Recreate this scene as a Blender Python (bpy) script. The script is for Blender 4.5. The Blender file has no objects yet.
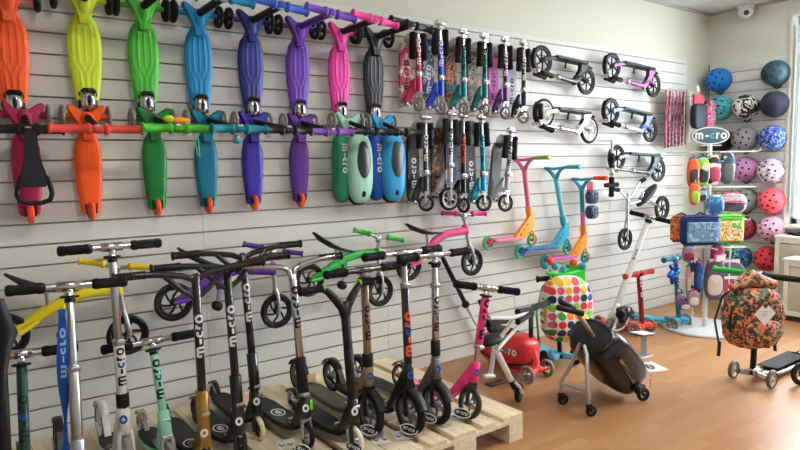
import bpy, math, random
from mathutils import Vector as V, Matrix, Quaternion
random.seed(7)
PI=math.pi; R_=math.radians
SC=bpy.context.scene; COL=SC.collection
# ------------------------------------------------------------------ camera (solved from the grooves of the slat wall)
F=624.16; YAW=.631928; PIT=.09471; ROL=-.0178; CD=3.37; CH=1.4238
_cy,_sy,_cp,_sp=math.cos(YAW),math.sin(YAW),math.cos(PIT),math.sin(PIT)
FW=V((_sy*_cp,_cy*_cp,-_sp)); RT=V((_cy,-_sy,0)); UP=RT.cross(FW)
_c,_s=math.cos(ROL),math.sin(ROL)
RT,UP=_c*RT+_s*UP,-_s*RT+_c*UP
CAM=V((0,-CD,CH))
def ray(x,y): return FW+RT*((x-400)/F)-UP*((y-225)/F)
def WY(x,y,Y=0): d=ray(x,y); return CAM+d*((Y+CD)/d.y)
def WX(x,y,X): d=ray(x,y); return CAM+d*(X/d.x)
def WZ(x,y,z=0): d=ray(x,y); return CAM+d*((z-CH)/d.z)
cd=bpy.data.cameras.new('camera'); cd.sensor_width=36; cd.lens=F/800*36; cd.clip_start=.05
co=bpy.data.objects.new('camera',cd); COL.objects.link(co)
co.matrix_world=Matrix(((RT.x,UP.x,-FW.x,CAM.x),(RT.y,UP.y,-FW.y,CAM.y),(RT.z,UP.z,-FW.z,CAM.z),(0,0,0,1)))
SC.camera=co
# ------------------------------------------------------------------ materials
def lin(c):
    return tuple(((v/255)/12.92 if v/255<=.04045 else ((v/255+.055)/1.055)**2.4) for v in c)
MC={}
def mat(name,rgb,rough=.5,metal=0,noise=.06,nscale=60,bump=0,trans=0,coat=0,alpha=1):
    if name in MC: return MC[name]
    m=bpy.data.materials.new(name); m.use_nodes=True; nt=m.node_tree; b=nt.nodes['Principled BSDF']
    c=lin(rgb); b.inputs['Roughness'].default_value=rough; b.inputs['Metallic'].default_value=metal
    b.inputs['Coat Weight'].default_value=coat; b.inputs['Specular IOR Level'].default_value=.5 if metal or coat else .28
    tc=nt.nodes.new('ShaderNodeTexCoord'); nz=nt.nodes.new('ShaderNodeTexNoise'); nz.inputs['Scale'].default_value=nscale
    nt.links.new(tc.outputs['Object'],nz.inputs['Vector'])
    mx=nt.nodes.new('ShaderNodeMix'); mx.data_type='RGBA'
    mx.inputs[6].default_value=(*[v*(1-noise) for v in c],1); mx.inputs[7].default_value=(*[min(1,v*(1+noise)) for v in c],1)
    nt.links.new(nz.outputs['Fac'],mx.inputs[0]); nt.links.new(mx.outputs[2],b.inputs['Base Color'])
    if bump:
        bp=nt.nodes.new('ShaderNodeBump'); bp.inputs['Strength'].default_value=bump; bp.inputs['Distance'].default_value=.002
        nt.links.new(nz.outputs['Fac'],bp.inputs['Height']); nt.links.new(bp.outputs[0],b.inputs['Normal'])
    if trans: b.inputs['Transmission Weight'].default_value=trans
    if alpha<1: b.inputs['Alpha'].default_value=alpha
    MC[name]=m; return m
def pat(name,cols,scale=30,kind='voronoi',rough=.7,base=None):
    """printed pattern: cells or noise cut into flat colours"""
    if name in MC: return MC[name]
    m=bpy.data.materials.new(name); m.use_nodes=True; nt=m.node_tree; b=nt.nodes['Principled BSDF']; b.inputs['Roughness'].default_value=rough
    tc=nt.nodes.new('ShaderNodeTexCoord'); L=nt.links.new
    ramp=nt.nodes.new('ShaderNodeValToRGB'); ramp.color_ramp.interpolation='CONSTANT'
    n=len(cols)
    while len(ramp.color_ramp.elements)<n: ramp.color_ramp.elements.new(.5)
    if kind=='noise':
        t=nt.nodes.new('ShaderNodeTexNoise'); t.inputs['Scale'].default_value=scale; t.inputs['Detail'].default_value=1.0; src=t.outputs['Fac']; lo,hi=.36,.64
        L(tc.outputs['Object'],t.inputs['Vector'])
    elif kind=='camo':
        t=nt.nodes.new('ShaderNodeTexVoronoi'); t.inputs['Scale'].default_value=scale; dn=nt.nodes.new('ShaderNodeTexNoise'); dn.inputs['Scale'].default_value=scale*.9; va=nt.nodes.new('ShaderNodeVectorMath'); va.operation='MULTIPLY_ADD'; va.inputs[1].default_value=(.05,.05,.05)
        L(tc.outputs['Object'],dn.inputs['Vector']); L(dn.outputs['Color'],va.inputs[0]); L(tc.outputs['Object'],va.inputs[2]); L(va.outputs[0],t.inputs['Vector'])
        sp=nt.nodes.new('ShaderNodeSeparateColor'); L(t.outputs['Color'],sp.inputs[0]); src=sp.outputs[0]; lo,hi=0,1
    else:
        t=nt.nodes.new('ShaderNodeTexVoronoi'); t.inputs['Scale'].default_value=scale; t.inputs['Randomness'].default_value=0.25 if kind=='dots' else 1
        mp=nt.nodes.new('ShaderNodeMapping'); L(tc.outputs['Object'],mp.inputs['Vector'])
        if kind=='dots': mp.inputs['Scale'].default_value=(0.001,1,1); mp.inputs['Rotation'].default_value=(0,0,0)
        L(mp.outputs[0],t.inputs['Vector'])
        sp=nt.nodes.new('ShaderNodeSeparateColor'); L(t.outputs['Color'],sp.inputs[0]); src=sp.outputs[0]; lo,hi=0,1
    L(src,ramp.inputs[0])
    for i,c in enumerate(cols):
        e=ramp.color_ramp.elements[i]; e.position=lo+(hi-lo)*i/n if i else 0; e.color=(*lin(c),1)
    out=ramp.outputs[0]
    if kind=='dots':
        mt=nt.nodes.new('ShaderNodeMath'); mt.operation='LESS_THAN'; mt.inputs[1].default_value=.40; L(t.outputs['Distance'],mt.inputs[0])
        mx=nt.nodes.new('ShaderNodeMix'); mx.data_type='RGBA'; mx.inputs[6].default_value=(*lin(base),1); L(out,mx.inputs[7]); L(mt.outputs[0],mx.inputs[0]); out=mx.outputs[2]
    L(out,b.inputs['Base Color']); MC[name]=m; return m
chrome=mat('chrome',(205,205,208),.18,1,.02); alu=mat('brushed_aluminium',(190,190,192),.35,1,.04)
steel=mat('satin_steel',(150,150,152),.4,1,.04); dsteel=mat('dark_metal',(70,70,74),.4,.8)
foam=mat('black_foam',(26,26,28),.95,0,.2,400,.3); rub=mat('black_rubber',(24,24,26),.7,0,.1); blk=mat('black_paint',(18,18,20),.3,0,.05,coat=.4)
mblk=mat('matt_black',(26,26,28),.6,0,.1); grip_=mat('black_grip_tape',(48,49,50),.95,0,.25,600,.4)
wht=mat('white_plastic',(228,228,226),.45); gwheel=mat('grey_clear_urethane',(150,145,138),.3,0,.1); hubm=mat('wheel_hub_grey',(105,105,108),.4,.3)
ink_w=mat('white_lettering',(235,235,235),.6,0,.01); ink_k=mat('black_lettering',(22,22,24),.6,0,.01); ink_b=mat('blue_emblem',(30,80,160),.5,0,.02)
ink_o=mat('orange_lettering',(235,90,50),.6,0,.01); ink_r=mat('red_lettering',(205,60,45),.6,0,.01); cyan=mat('cyan_emblem',(40,175,205),.5,0,.02)
# ------------------------------------------------------------------ mesh collector
class G:
    def __init__(s,M=None): s.v=[]; s.f=[]; s.sm=[]; s.M=M or Matrix.Identity(4)
    def add(s,vs,fs,sm=False,M=None):
        n=len(s.v); M=s.M@M if M else s.M
        s.v+=[M@V(p) for p in vs]; s.f+=[tuple(i+n for i in f) for f in fs]; s.sm+=[sm]*len(fs); return s
    def box(s,c,d,rot=None,ch=None):
        a,b,e=[x/2 for x in d]; k=min(a,b,e)*.35 if ch is None else min(ch,min(a,b,e)*.9)
        bv=[]; fs=[]; idx={}
        for sx in(-1,1):
            for sy in(-1,1):
                for sz in(-1,1):
                    for ax,p in enumerate(((sx*a,sy*(b-k),sz*(e-k)),(sx*(a-k),sy*b,sz*(e-k)),(sx*(a-k),sy*(b-k),sz*e))):
                        idx[(sx,sy,sz,ax)]=len(bv); bv.append(p)
        for ax in range(3):
            o=[i for i in range(3) if i!=ax]
            for sg in(-1,1):
                q=[]
                for u,w in((-1,-1),(1,-1),(1,1),(-1,1)):
                    t=[0,0,0]; t[ax]=sg; t[o[0]]=u; t[o[1]]=w; q.append(idx[(*t,ax)])
                fs.append(q)
            for u in(-1,1):
                for w in(-1,1):
                    q=[]
                    for e_ in(-1,1):
                        t=[0,0,0]; t[ax]=e_; t[o[0]]=u; t[o[1]]=w; q.append((idx[(*t,o[0])],idx[(*t,o[1])]))
                    fs.append([q[0][0],q[0][1],q[1][1],q[1][0]])
        for sx in(-1,1):
            for sy in(-1,1):
                for sz in(-1,1): fs.append([idx[(sx,sy,sz,i)] for i in range(3)])
        M=Matrix.Translation(V(c))
        if rot is not None: M=M@(rot.to_4x4() if hasattr(rot,'to_4x4') else rot)
        return s.add(bv,fs,False,M)
    def bar(s,p,q,w,h,up=(0,0,1),ch=None):
        p,q=V(p),V(q); x=(q-p).normalized(); u=V(up); y=u.cross(x)
        if y.length<1e-4: y=V((0,1,0)).cross(x)
        y.normalize(); z=x.cross(y)
        return s.box((p+q)/2,((q-p).length,w,h),Matrix((x,y,z)).transposed(),ch)
    def tube(s,pts,r,n=10,cap=True,flat=1.0,fdir=(0,0,1)):
        pts=[V(p) for p in pts]; m=len(pts); rs=r if isinstance(r,(list,tuple)) else [r]*m
        vs=[]; nrm=None
        for i,p in enumerate(pts):
            t=(pts[min(i+1,m-1)]-pts[max(i-1,0)]).normalized()
            if nrm is None:
                a=V(fdir); 
                if abs(a.dot(t))>.95: a=V((0,1,0))
                nrm=(a-t*a.dot(t)).normalized()
            else: nrm=(nrm-t*nrm.dot(t)).normalized()
            b=t.cross(nrm)
            for k in range(n):
                an=2*PI*k/n; vs.append(p+nrm*math.cos(an)*rs[i]*flat+b*math.sin(an)*rs[i])
        fs=[(i*n+k,i*n+(k+1)%n,(i+1)*n+(k+1)%n,(i+1)*n+k) for i in range(m-1) for k in range(n)]
        s.add(vs,fs,True)
        if cap: s.add(vs[:n],[tuple(range(n))[::-1]]); s.add(vs[-n:],[tuple(range(n))])
        return s
    def lathe(s,prof,c,ax,n=24,close=False):
        """prof: (radius, height along ax)"""
        c=V(c); ax=V(ax).normalized(); a=V((1,0,0)) if abs(ax.x)<.9 else V((0,0,1)); u=(a-ax*a.dot(ax)).normalized(); w=ax.cross(u)
        vs=[c+ax*h+(u*math.cos(2*PI*k/n)+w*math.sin(2*PI*k/n))*r for r,h in prof for k in range(n)]
        m=len(prof); fs=[(i*n+k,i*n+(k+1)%n,((i+1)%m)*n+(k+1)%n,((i+1)%m)*n+k) for i in range(m if close else m-1) for k in range(n)]
        return s.add(vs,fs,True)
    def cyl(s,p,q,r,n=16,ch=.15):
        p,q=V(p),V(q); h=(q-p).length; c=min(r,h/2)*ch
        return s.lathe([(0,0),(r-c,0),(r,c),(r,h-c),(r-c,h),(0,h)],p,q-p,n)
    def prism(s,poly,M,t):
        """polygon (x,y) in M's plane, thickness t along M's z, centred"""
        n=len(poly); vs=[(x,y,-t/2) for x,y in poly]+[(x,y,t/2) for x,y in poly]
        return s.add(vs,[tuple(range(n))[::-1],tuple(range(n,2*n))]+[(i,(i+1)%n,n+(i+1)%n,n+i) for i in range(n)],False,M)
    def ell(s,c,r,n=20,m=12,rot=None,p=1.0,t0=0,t1=PI):
        sg=lambda x:math.copysign(abs(x)**p,x)
        vs=[]
        for i in range(m+1):
            th=t0+(t1-t0)*i/m
            for k in range(n):
                ph=2*PI*k/n; vs.append((r[0]*sg(math.sin(th))*sg(math.cos(ph)),r[1]*sg(math.sin(th))*sg(math.sin(ph)),r[2]*sg(math.cos(th))))
        fs=[(i*n+k,(i+1)*n+k,(i+1)*n+(k+1)%n,i*n+(k+1)%n) for i in range(m) for k in range(n)]
        M=Matrix.Translation(V(c)); 
        if rot is not None: M=M@rot.to_4x4()
        return s.add(vs,fs,True,M)
    def build(s,name,m,parent=None,sub=0):
        me=bpy.data.meshes.new(name); me.from_pydata([tuple(p) for p in s.v],[],s.f); me.update()
        me.polygons.foreach_set('use_smooth',s.sm)
        me.materials.append(m); o=bpy.data.objects.new(name,me); COL.objects.link(o)
        if parent: o.parent=parent
        return o
def tag(o,label,cat,group=None,kind=None):
    if label: o['label']=label
    if cat: o['category']=cat
    if group: o['group']=group
    if kind: o['kind']=kind
    return o
def thing(name,M,label,cat,group=None):
    o=bpy.data.objects.new(name,None); o.empty_display_size=.05; COL.objects.link(o)
    o.matrix_world=M if isinstance(M,Matrix) else Matrix.Translation(V(M)); return tag(o,label,cat,group)
def struct(name,g,m):
    o=g.build(name,m); o['kind']='structure'; return o
def frame(o,x,y,z): x,y,z=V(x),V(y),V(z); return Matrix(((x.x,y.x,z.x,o[0]),(x.y,y.y,z.y,o[1]),(x.z,y.z,z.z,o[2]),(0,0,0,1)))
def arc(c,r,a0,a1,n,pl='xz'):
    out=[]
    for i in range(n+1):
        a=R_(a0+(a1-a0)*i/n); out.append((c[0]+r*math.cos(a),c[1],c[2]+r*math.sin(a)))
    return out
# ------------------------------------------------------------------ the lettering of the shop's logo
def strokes():
    A=lambda cx,cy,r,a,b,n=10:[(cx+r*math.cos(R_(a+(b-a)*i/n)),cy+r*math.sin(R_(a+(b-a)*i/n))) for i in range(n+1)]
    m=[[(.12,0),(.12,.5),(.12,.98)],[(.12,.6)]+A(.36,.64,.24,180,0,6)+[(.6,.3),(.6,0)],[(.6,.6)]+A(.84,.64,.24,180,0,6)+[(1.08,.3),(1.08,0)]]
    return m+[[(1.5,.48),(1.8,.48),(2.1,.48)]]+[[(3.3,0),(3.3,.5),(3.3,.98)],[(3.3,.55)]+A(3.58,.56,.28,170,70,5)]+[A(4.35,.48,.36,0,360,16)],[A(2.68,.48,.3,45,315,12)]
S_MAIN,S_DOT=strokes()
def logo(parent,fn,w,m,dot=None,name='lettering',stroke=.27):
    """fn(u,v) -> point; u 0..4.8 along, v 0..1 up"""
    for ss,mm,nm in((S_MAIN,m,name),(S_DOT,dot or m,'emblem')):
        g=G()
        for st in ss:
            vs=[];n=len(st)
            for i,(x,y) in enumerate(st):
                x0,y0=st[max(i-1,0)];x1,y1=st[min(i+1,n-1)]
                if st[0]==st[-1] or (abs(st[0][0]-st[-1][0])<1e-6 and abs(st[0][1]-st[-1][1])<1e-6):
                    if i==0: x0,y0=st[-2]
                    if i==n-1: x1,y1=st[1]
                dx,dy=x1-x0,y1-y0;l=math.hypot(dx,dy) or 1
                nx,ny=-dy/l*stroke/2,dx/l*stroke/2
                vs+=[fn((x+nx),(y+ny)),fn((x-nx),(y-ny))]
            g.add(vs,[(2*i,2*i+1,2*i+3,2*i+2) for i in range(n-1)],True)
        o=g.build(nm,mm,parent)
def pole_logo(parent,p,up,front,r,size,m,dot=None,flip=False):
    """logo running up a tube; p on the axis, front the outward direction it faces"""
    p,up,front=V(p),V(up).normalized(),V(front); front=(front-up*front.dot(up)).normalized()
    left=up.cross(front); 
    # viewer facing the tube: text up points to the viewer's left
    side=-left
    sgn=-1 if flip else 1
    def fn(u,v):
        a=(v-.5)*size/r
        return p+up*(u*size*sgn)+(front*math.cos(a)+side*sgn*math.sin(a))*(r+.0012)
    logo(parent,fn,size,m,dot)
def flat_logo(parent,p,x,y,size,m,dot=None):
    p,x,y=V(p),V(x).normalized(),V(y).normalized(); n=x.cross(y)
    p=p-x*2.35*size-y*.48*size
    logo(parent,lambda u,v:p+x*u*size+y*v*size+n*.0012,size,m,dot)
# ------------------------------------------------------------------ wheels
def wheel(parent,c,ax,R,w,tyre,hub,spokes=5,thick=.22,curved=.35,name='wheel',disc=False):
    c,ax=V(c),V(ax).normalized(); ri=R*(1-thick); h=w/2
    g=G(); g.lathe([(ri,-h*.8),(R-h*.7,-h),(R-h*.25,-h*.75),(R,0),(R-h*.25,h*.75),(R-h*.7,h),(ri,h*.8)],c,ax,28,True)
    o=g.build(name,tyre,parent)
    g=G(); g.lathe([(ri-.12*R,-h*.5),(ri+.002,-h*.7),(ri+.002,h*.7),(ri-.12*R,h*.5)],c,ax,24,True)
    g.lathe([(0,-h*1.05),(R*.16,-h*1.05),(R*.2,-h*.8),(R*.2,h*.8),(R*.16,h*1.05),(0,h*1.05)],c,ax,14)
    a=V((1,0,0)) if abs(ax.x)<.9 else V((0,0,1)); u=(a-ax*a.dot(ax)).normalized(); v=ax.cross(u)
    if disc: g.lathe([(R*.15,-h*.45),(ri,-h*.3),(ri,h*.3),(R*.15,h*.45)],c,ax,24,True)
    else:
        for k in range(spokes):
            b=2*PI*k/spokes; pts=[]
            for i in range(5):
                t=i/4; an=b+curved*math.sin(t*PI/2); rr=R*.17+(ri-R*.2)*t
                pts.append(c+(u*math.cos(an)+v*math.sin(an))*rr)
            g.tube(pts,R*.065,6,False,.9)
    g.build('rim',hub,o); return o
def grip(g,p,q,r=.018,style='foam'):
    p,q=V(p),V(q); L=(q-p).length; d=q-p
    if style=='foam': pr=[(0,0),(r*.75,.002),(r*1.05,.008),(r*1.08,.022),(r*.95,.03),(r,.045),(r*1.02,L*.6),(r*.95,L-.03),(r*1.08,L-.024),(r*1.05,L-.008),(r*.7,L),(0,L)]
    elif style=='ball': pr=[(0,-.006),(r*1.2,-.002),(r*1.2,.003),(r*.85,.012),(r*.95,L*.5),(r*.9,L-.02),(r*1.25,L-.014),(r*1.3,L-.004),(r*.9,L+.004),(0,L+.006)]
    else:
        pr=[(0,0),(r*1.25,0),(r*1.25,.006)]
        k=8
        for i in range(k): a=.01+(L-.02)*i/k; b=(L-.02)/k; pr+=[(r*.93,a),(r*.93,a+b*.3),(r,a+b*.45),(r,a+b*.9)]
        pr+=[(r*1.02,L-.008),(r*1.02,L),(0,L)]
    g.lathe(pr,p,d,14)
# ------------------------------------------------------------------ kick scooter: forward +X, up +Z, origin where the front wheel touches
def kick(label,P,T,head,group,R=.09,Rr=None,ww=.024,L=.62,dw=.105,dz=.07,col=None,fork=blk,neck=blk,deck=mblk,tape=grip_,tyre=rub,hub=hubm,
         top='foam',bw=.42,gm=foam,barm=chrome,colr=.017,text=None,decklogo=None,fender=blk,neckw=.034,disc=False,
         lean0=None,steer=0,emb=None,ff=False,cat='scooter',name='kick_scooter',ringm=None,hw=None,bartilt=0,brace=True,rear=True,logot=.45):
    P,T=V(P),V(T); Rr=Rr or R*.85; h=R_(head); f=V((math.cos(h),math.sin(h),0)); l=V((-f.y,f.x,0)); d=T-P
    a,b,c=d.dot(f),d.dot(l),d.z; roll=-math.atan2(b,c); H=math.hypot(b,c)
    M=Matrix.Translation(P)@Matrix.Rotation(h,4,'Z')@Matrix.Rotation(roll,4,'X')
    t=thing(name,M,label,cat,group)
    A=V((0,0,R)); TT=V((a,0,H)); u=(TT-A).normalized(); C=(TT-A).length; s=ww/2+.009
    front=V((0,1,0)).cross(u); 
    if front.x<0: front=-front
    SL=V((-math.sin(R_(steer)),math.cos(R_(steer)),0)); SW=V((0,1,0)); wheel(t,A,SW,R,ww,tyre,hub,disc=disc,thick=.27)
    crown=A+u*(R+.02)
    g=G()
    for k in(-1,1): g.tube([A+SW*k*s-u*.008,A+SW*k*s+u*R*.9,crown+SW*k*s*.8,crown+SW*k*.008+V((0,0,.01))],[.010,.010,.010,.01],8); g.cyl(A+SW*k*(s+.006),A+SW*k*(s-.002),.012,10)
    g.box(crown,(.03,2*s,.018)); g.build('fork',fork,t)
    if ff:
        g=G(); pts=arc(tuple(A),R+.010,20,125,9); n=len(pts); vs=[]
        for p in pts: vs+=[(p[0],-ww/2-.004,p[2]),(p[0],ww/2+.004,p[2]),(A.x+(p[0]-A.x)*.95,ww/2+.004,A.z+(p[2]-A.z)*.95),(A.x+(p[0]-A.x)*.95,-ww/2-.004,A.z+(p[2]-A.z)*.95)]
        g.add(vs,[(4*i+k,4*i+(k+1)%4,4*i+4+(k+1)%4,4*i+4+k) for i in range(n-1) for k in range(4)]+[(0,1,2,3),(4*n-4,4*n-3,4*n-2,4*n-1)],True); g.build('front_fender',mblk,t)
    if emb:
        g=G(); c_=crown+u*.06+V((colr+.0085,-.008,0)); n=18; nn=V((1,-.25,0)).normalized(); y_=V((.25,1,0)).normalized(); g.add([c_+y_*a*math.cos(2*PI*i/n)+u*a*1.15*math.sin(2*PI*i/n)+nn*.001 for a in(.016,.007) for i in range(n)],[(i,(i+1)%n,n+(i+1)%n,n+i) for i in range(n)]); g.build('round_emblem',emb,t)
    g=G(); g.cyl(crown+u*.006,crown+u*.11,colr+.008,16); 
    dx=-(R+.045); 
    g.prism([(crown.x-.008+u.x*.10,crown.z+.10),(crown.x-.008,crown.z+.0),(dx-.035,dz-.022),(dx-.11,dz-.018),(dx-.11,dz),(dx-.03,dz+.012)],Matrix(((1,0,0,0),(0,0,-1,0),(0,1,0,0),(0,0,0,1))),neckw)
    nk=g.build('folding_neck',neck,t)
    g=G(); g.cyl(V((dx-.04,-neckw*.8,dz+.03)),V((dx-.04,neckw*.8,dz+.03)),.009,10); g.tube([V((dx-.04,neckw*.8,dz+.03)),V((dx-.01,neckw*.85,dz+.06)),V((dx+.01,neckw*.85,dz+.09))],.005,6); g.build('folding_lever',steel,t)
    # deck
    x0=dx-.03; x1=-(L-Rr-.02); x2=-(L-.01); w=dw/2
    out=[(x0+.02,w*.35),(x0-.02,w*.75),(x0-.09,w),(x1+.06,w),(x1,w*.8),(x1-.02,w*.5)]
    poly=out+[(x,-y) for x,y in out[::-1]]
    g=G(); g.prism(poly,Matrix.Translation((0,0,dz-.008)),.02)
    if rear:
        for k in(-1,1): g.bar((x1+.01,k*(ww/2+.01),dz-.012),(-L-.005,k*(ww/2+.01),Rr),.006,.02)
    dk=g.build('deck',deck,t)
    g=G(); g.prism([(x*.985+x0*.008,y*.93) for x,y in poly],Matrix.Translation((0,0,dz+.003)),.003); tp=g.build('grip_tape',tape,dk)
    if decklogo:
        cx=(x0+x1)/2+decklogo; n=24
        g=G(); g.add([(cx+.05*k*math.cos(2*PI*i/n),.034*k*math.sin(2*PI*i/n),dz+.0056) for k in(1,.82) for i in range(n)],[(i,(i+1)%n,n+(i+1)%n,n+i) for i in range(n)]); 
        for q in range(5): g.box((cx+(-.022+q*.011),(-1)**q*.003,dz+.0055),(.006,.03-abs(q-2)*.006,.0012),ch=.0002)
        g.build('oval_logo',ink_w,tp)
    if rear:
        wheel(t,(-L,0,Rr),(0,1,0),Rr,ww,tyre,hub,disc=disc)
        g=G(); pts=arc((-L,0,Rr),Rr+.012,35,150,8); vs=[];
        for p in pts: vs+=[(p[0],-ww/2-.003,p[2]),(p[0],ww/2+.003,p[2]),((p[0]+L)*.96-L,ww/2+.003,(p[2]-Rr)*.96+Rr),((p[0]+L)*.96-L,-ww/2-.003,(p[2]-Rr)*.96+Rr)]
        n=len(pts); g.add(vs,[(4*i+k,4*i+(k+1)%4,4*i+4+(k+1)%4,4*i+4+k) for i in range(n-1) for k in range(4)]+[(0,1,2,3),(4*n-4,4*n-3,4*n-2,4*n-1)],True)
        g.bar((x1+.02,0,dz),(pts[0][0],0,pts[0][2]),ww*.9,.006); g.build('rear_fender',fender,t)
    # column segments
    segs=col or [(0.22,.97,colr,chrome)]
    for i,(a0,a1,r,m) in enumerate(segs):
        g=G(); g.cyl(A+u*C*a0,A+u*C*a1,r,18,.08); o=g.build('steering_column' if i==0 else ('upper_column' if i==1 else 'column_collar'),m,t)
        if i==0 or text and text.get('seg')==i:
            main=o if (text is None or text.get('seg',0)==i) else None; mr=r
            if text and main: pole_logo(main,A+u*C*text['t'],u,front,r,text['s'],text['m'],text.get('dot'))
    g=G()
    for q in(ringm or [logot]): g.cyl(A+u*C*q-u*.012,A+u*C*q+u*.012,colr+.006,16); g.bar(A+u*C*q+V((.02,-.012,0)),A+u*C*q+V((.02,.022,0)),.012,.014)
    g.build('clamp',alu,t)
    # handlebar
    hwid=bw/2; gl=.125
    Y=lambda y,dx_=0,dz_=0: TT+SL*y+V((dx_,0,0))+u*dz_
    if top=='foam':
        g=G(); g.tube([Y(-hwid+.02),Y(hwid-.02)],.0125,12); g.cyl(Y(-.042),Y(.042),.0175,16); g.cyl(Y(0,0,-.04),Y(0,0,-.004),.014,12); g.build('handlebar',barm,t)
        g=G(); g.cyl(Y(0,0,-.043),Y(0,0,-.035),.032,20,.3); g.cyl(Y(0,0,-.06),Y(0,0,-.045),.018,14); g.build('collar_ring',mblk,t)
        for k in(-1,1): g=G(); grip(g,Y(k*hwid),Y(k*(hwid-gl)),.019); g.build('grip',gm,t)
    elif top=='stunt':
        g=G()
        for k in(-1,1):
            g.tube([Y(0,0,-.022 if brace else -.09),Y(k*.018,0,-.035),Y(k*.05,-.004,-.020),Y(k*.10,-.01,-.012),Y(k*.15,-.012,-.004),Y(k*.20,-.014,0),Y(k*(hwid-.01),-.02,0)],.0135,10)
            if brace: g.tube([Y(0,0,-.12),Y(k*.05,-.002,-.085),Y(k*.12,-.008,-.014)],.0115,8)
        g.build('handlebar',barm,t)
        for k in(-1,1): g=G(); grip(g,Y(k*hwid,-.02),Y(k*(hwid-.12),-.018),.0165,'ribbed'); g.build('grip',gm,t)
    elif top=='wing':
        g=G()
        for k in(-1,1): g.tube([Y(0,0,-.14),Y(k*.014,0,-.095),Y(k*.046,-.002,-.052),Y(k*.078,-.005,-.016),Y(k*.105,-.010,-.001),Y(k*(hwid-.02),-.012,0)],[.022,.021,.019,.016,.013,.012],10)
        g.build('handlebar',barm,t)
        for k in(-1,1):
            g=G(); grip(g,Y(k*hwid,-.012),Y(k*(hwid-.11),-.012),.017,'ribbed'); o=g.build('grip',gm,t)
            g=G(); g.cyl(Y(k*(hwid-.112),-.012),Y(k*(hwid-.119),-.012),.019); g.build('grip_ring',mat('lime_ring',(140,215,40),.5),o)
    return t
def puff(g,poly,M,t,ins=.007):
    n=len(poly); P=[V((*p,0)) for p in poly]; lay=[]
    A_=sum(P[i].x*P[(i+1)%n].y-P[(i+1)%n].x*P[i].y for i in range(n)); sg=1 if A_>0 else -1
    nr=[]
    for i in range(n):
        d=(P[(i+1)%n]-P[i-1]).normalized(); nr.append(V((-d.y,d.x,0))*sg)
    for z,k in((-t/2,1),(-t/3,.3),(0,0),(t/3,.3),(t/2,1)): lay+=[tuple(P[i]+nr[i]*ins*k+V((0,0,z))) for i in range(n)]
    g.add(lay,[(l*n+i,l*n+(i+1)%n,(l+1)*n+(i+1)%n,(l+1)*n+i) for l in range(4) for i in range(n)],True,M)
    g.add(lay[:n],[tuple(range(n))[::-1]],False,M); g.add(lay[-n:],[tuple(range(n))],False,M)
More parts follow.
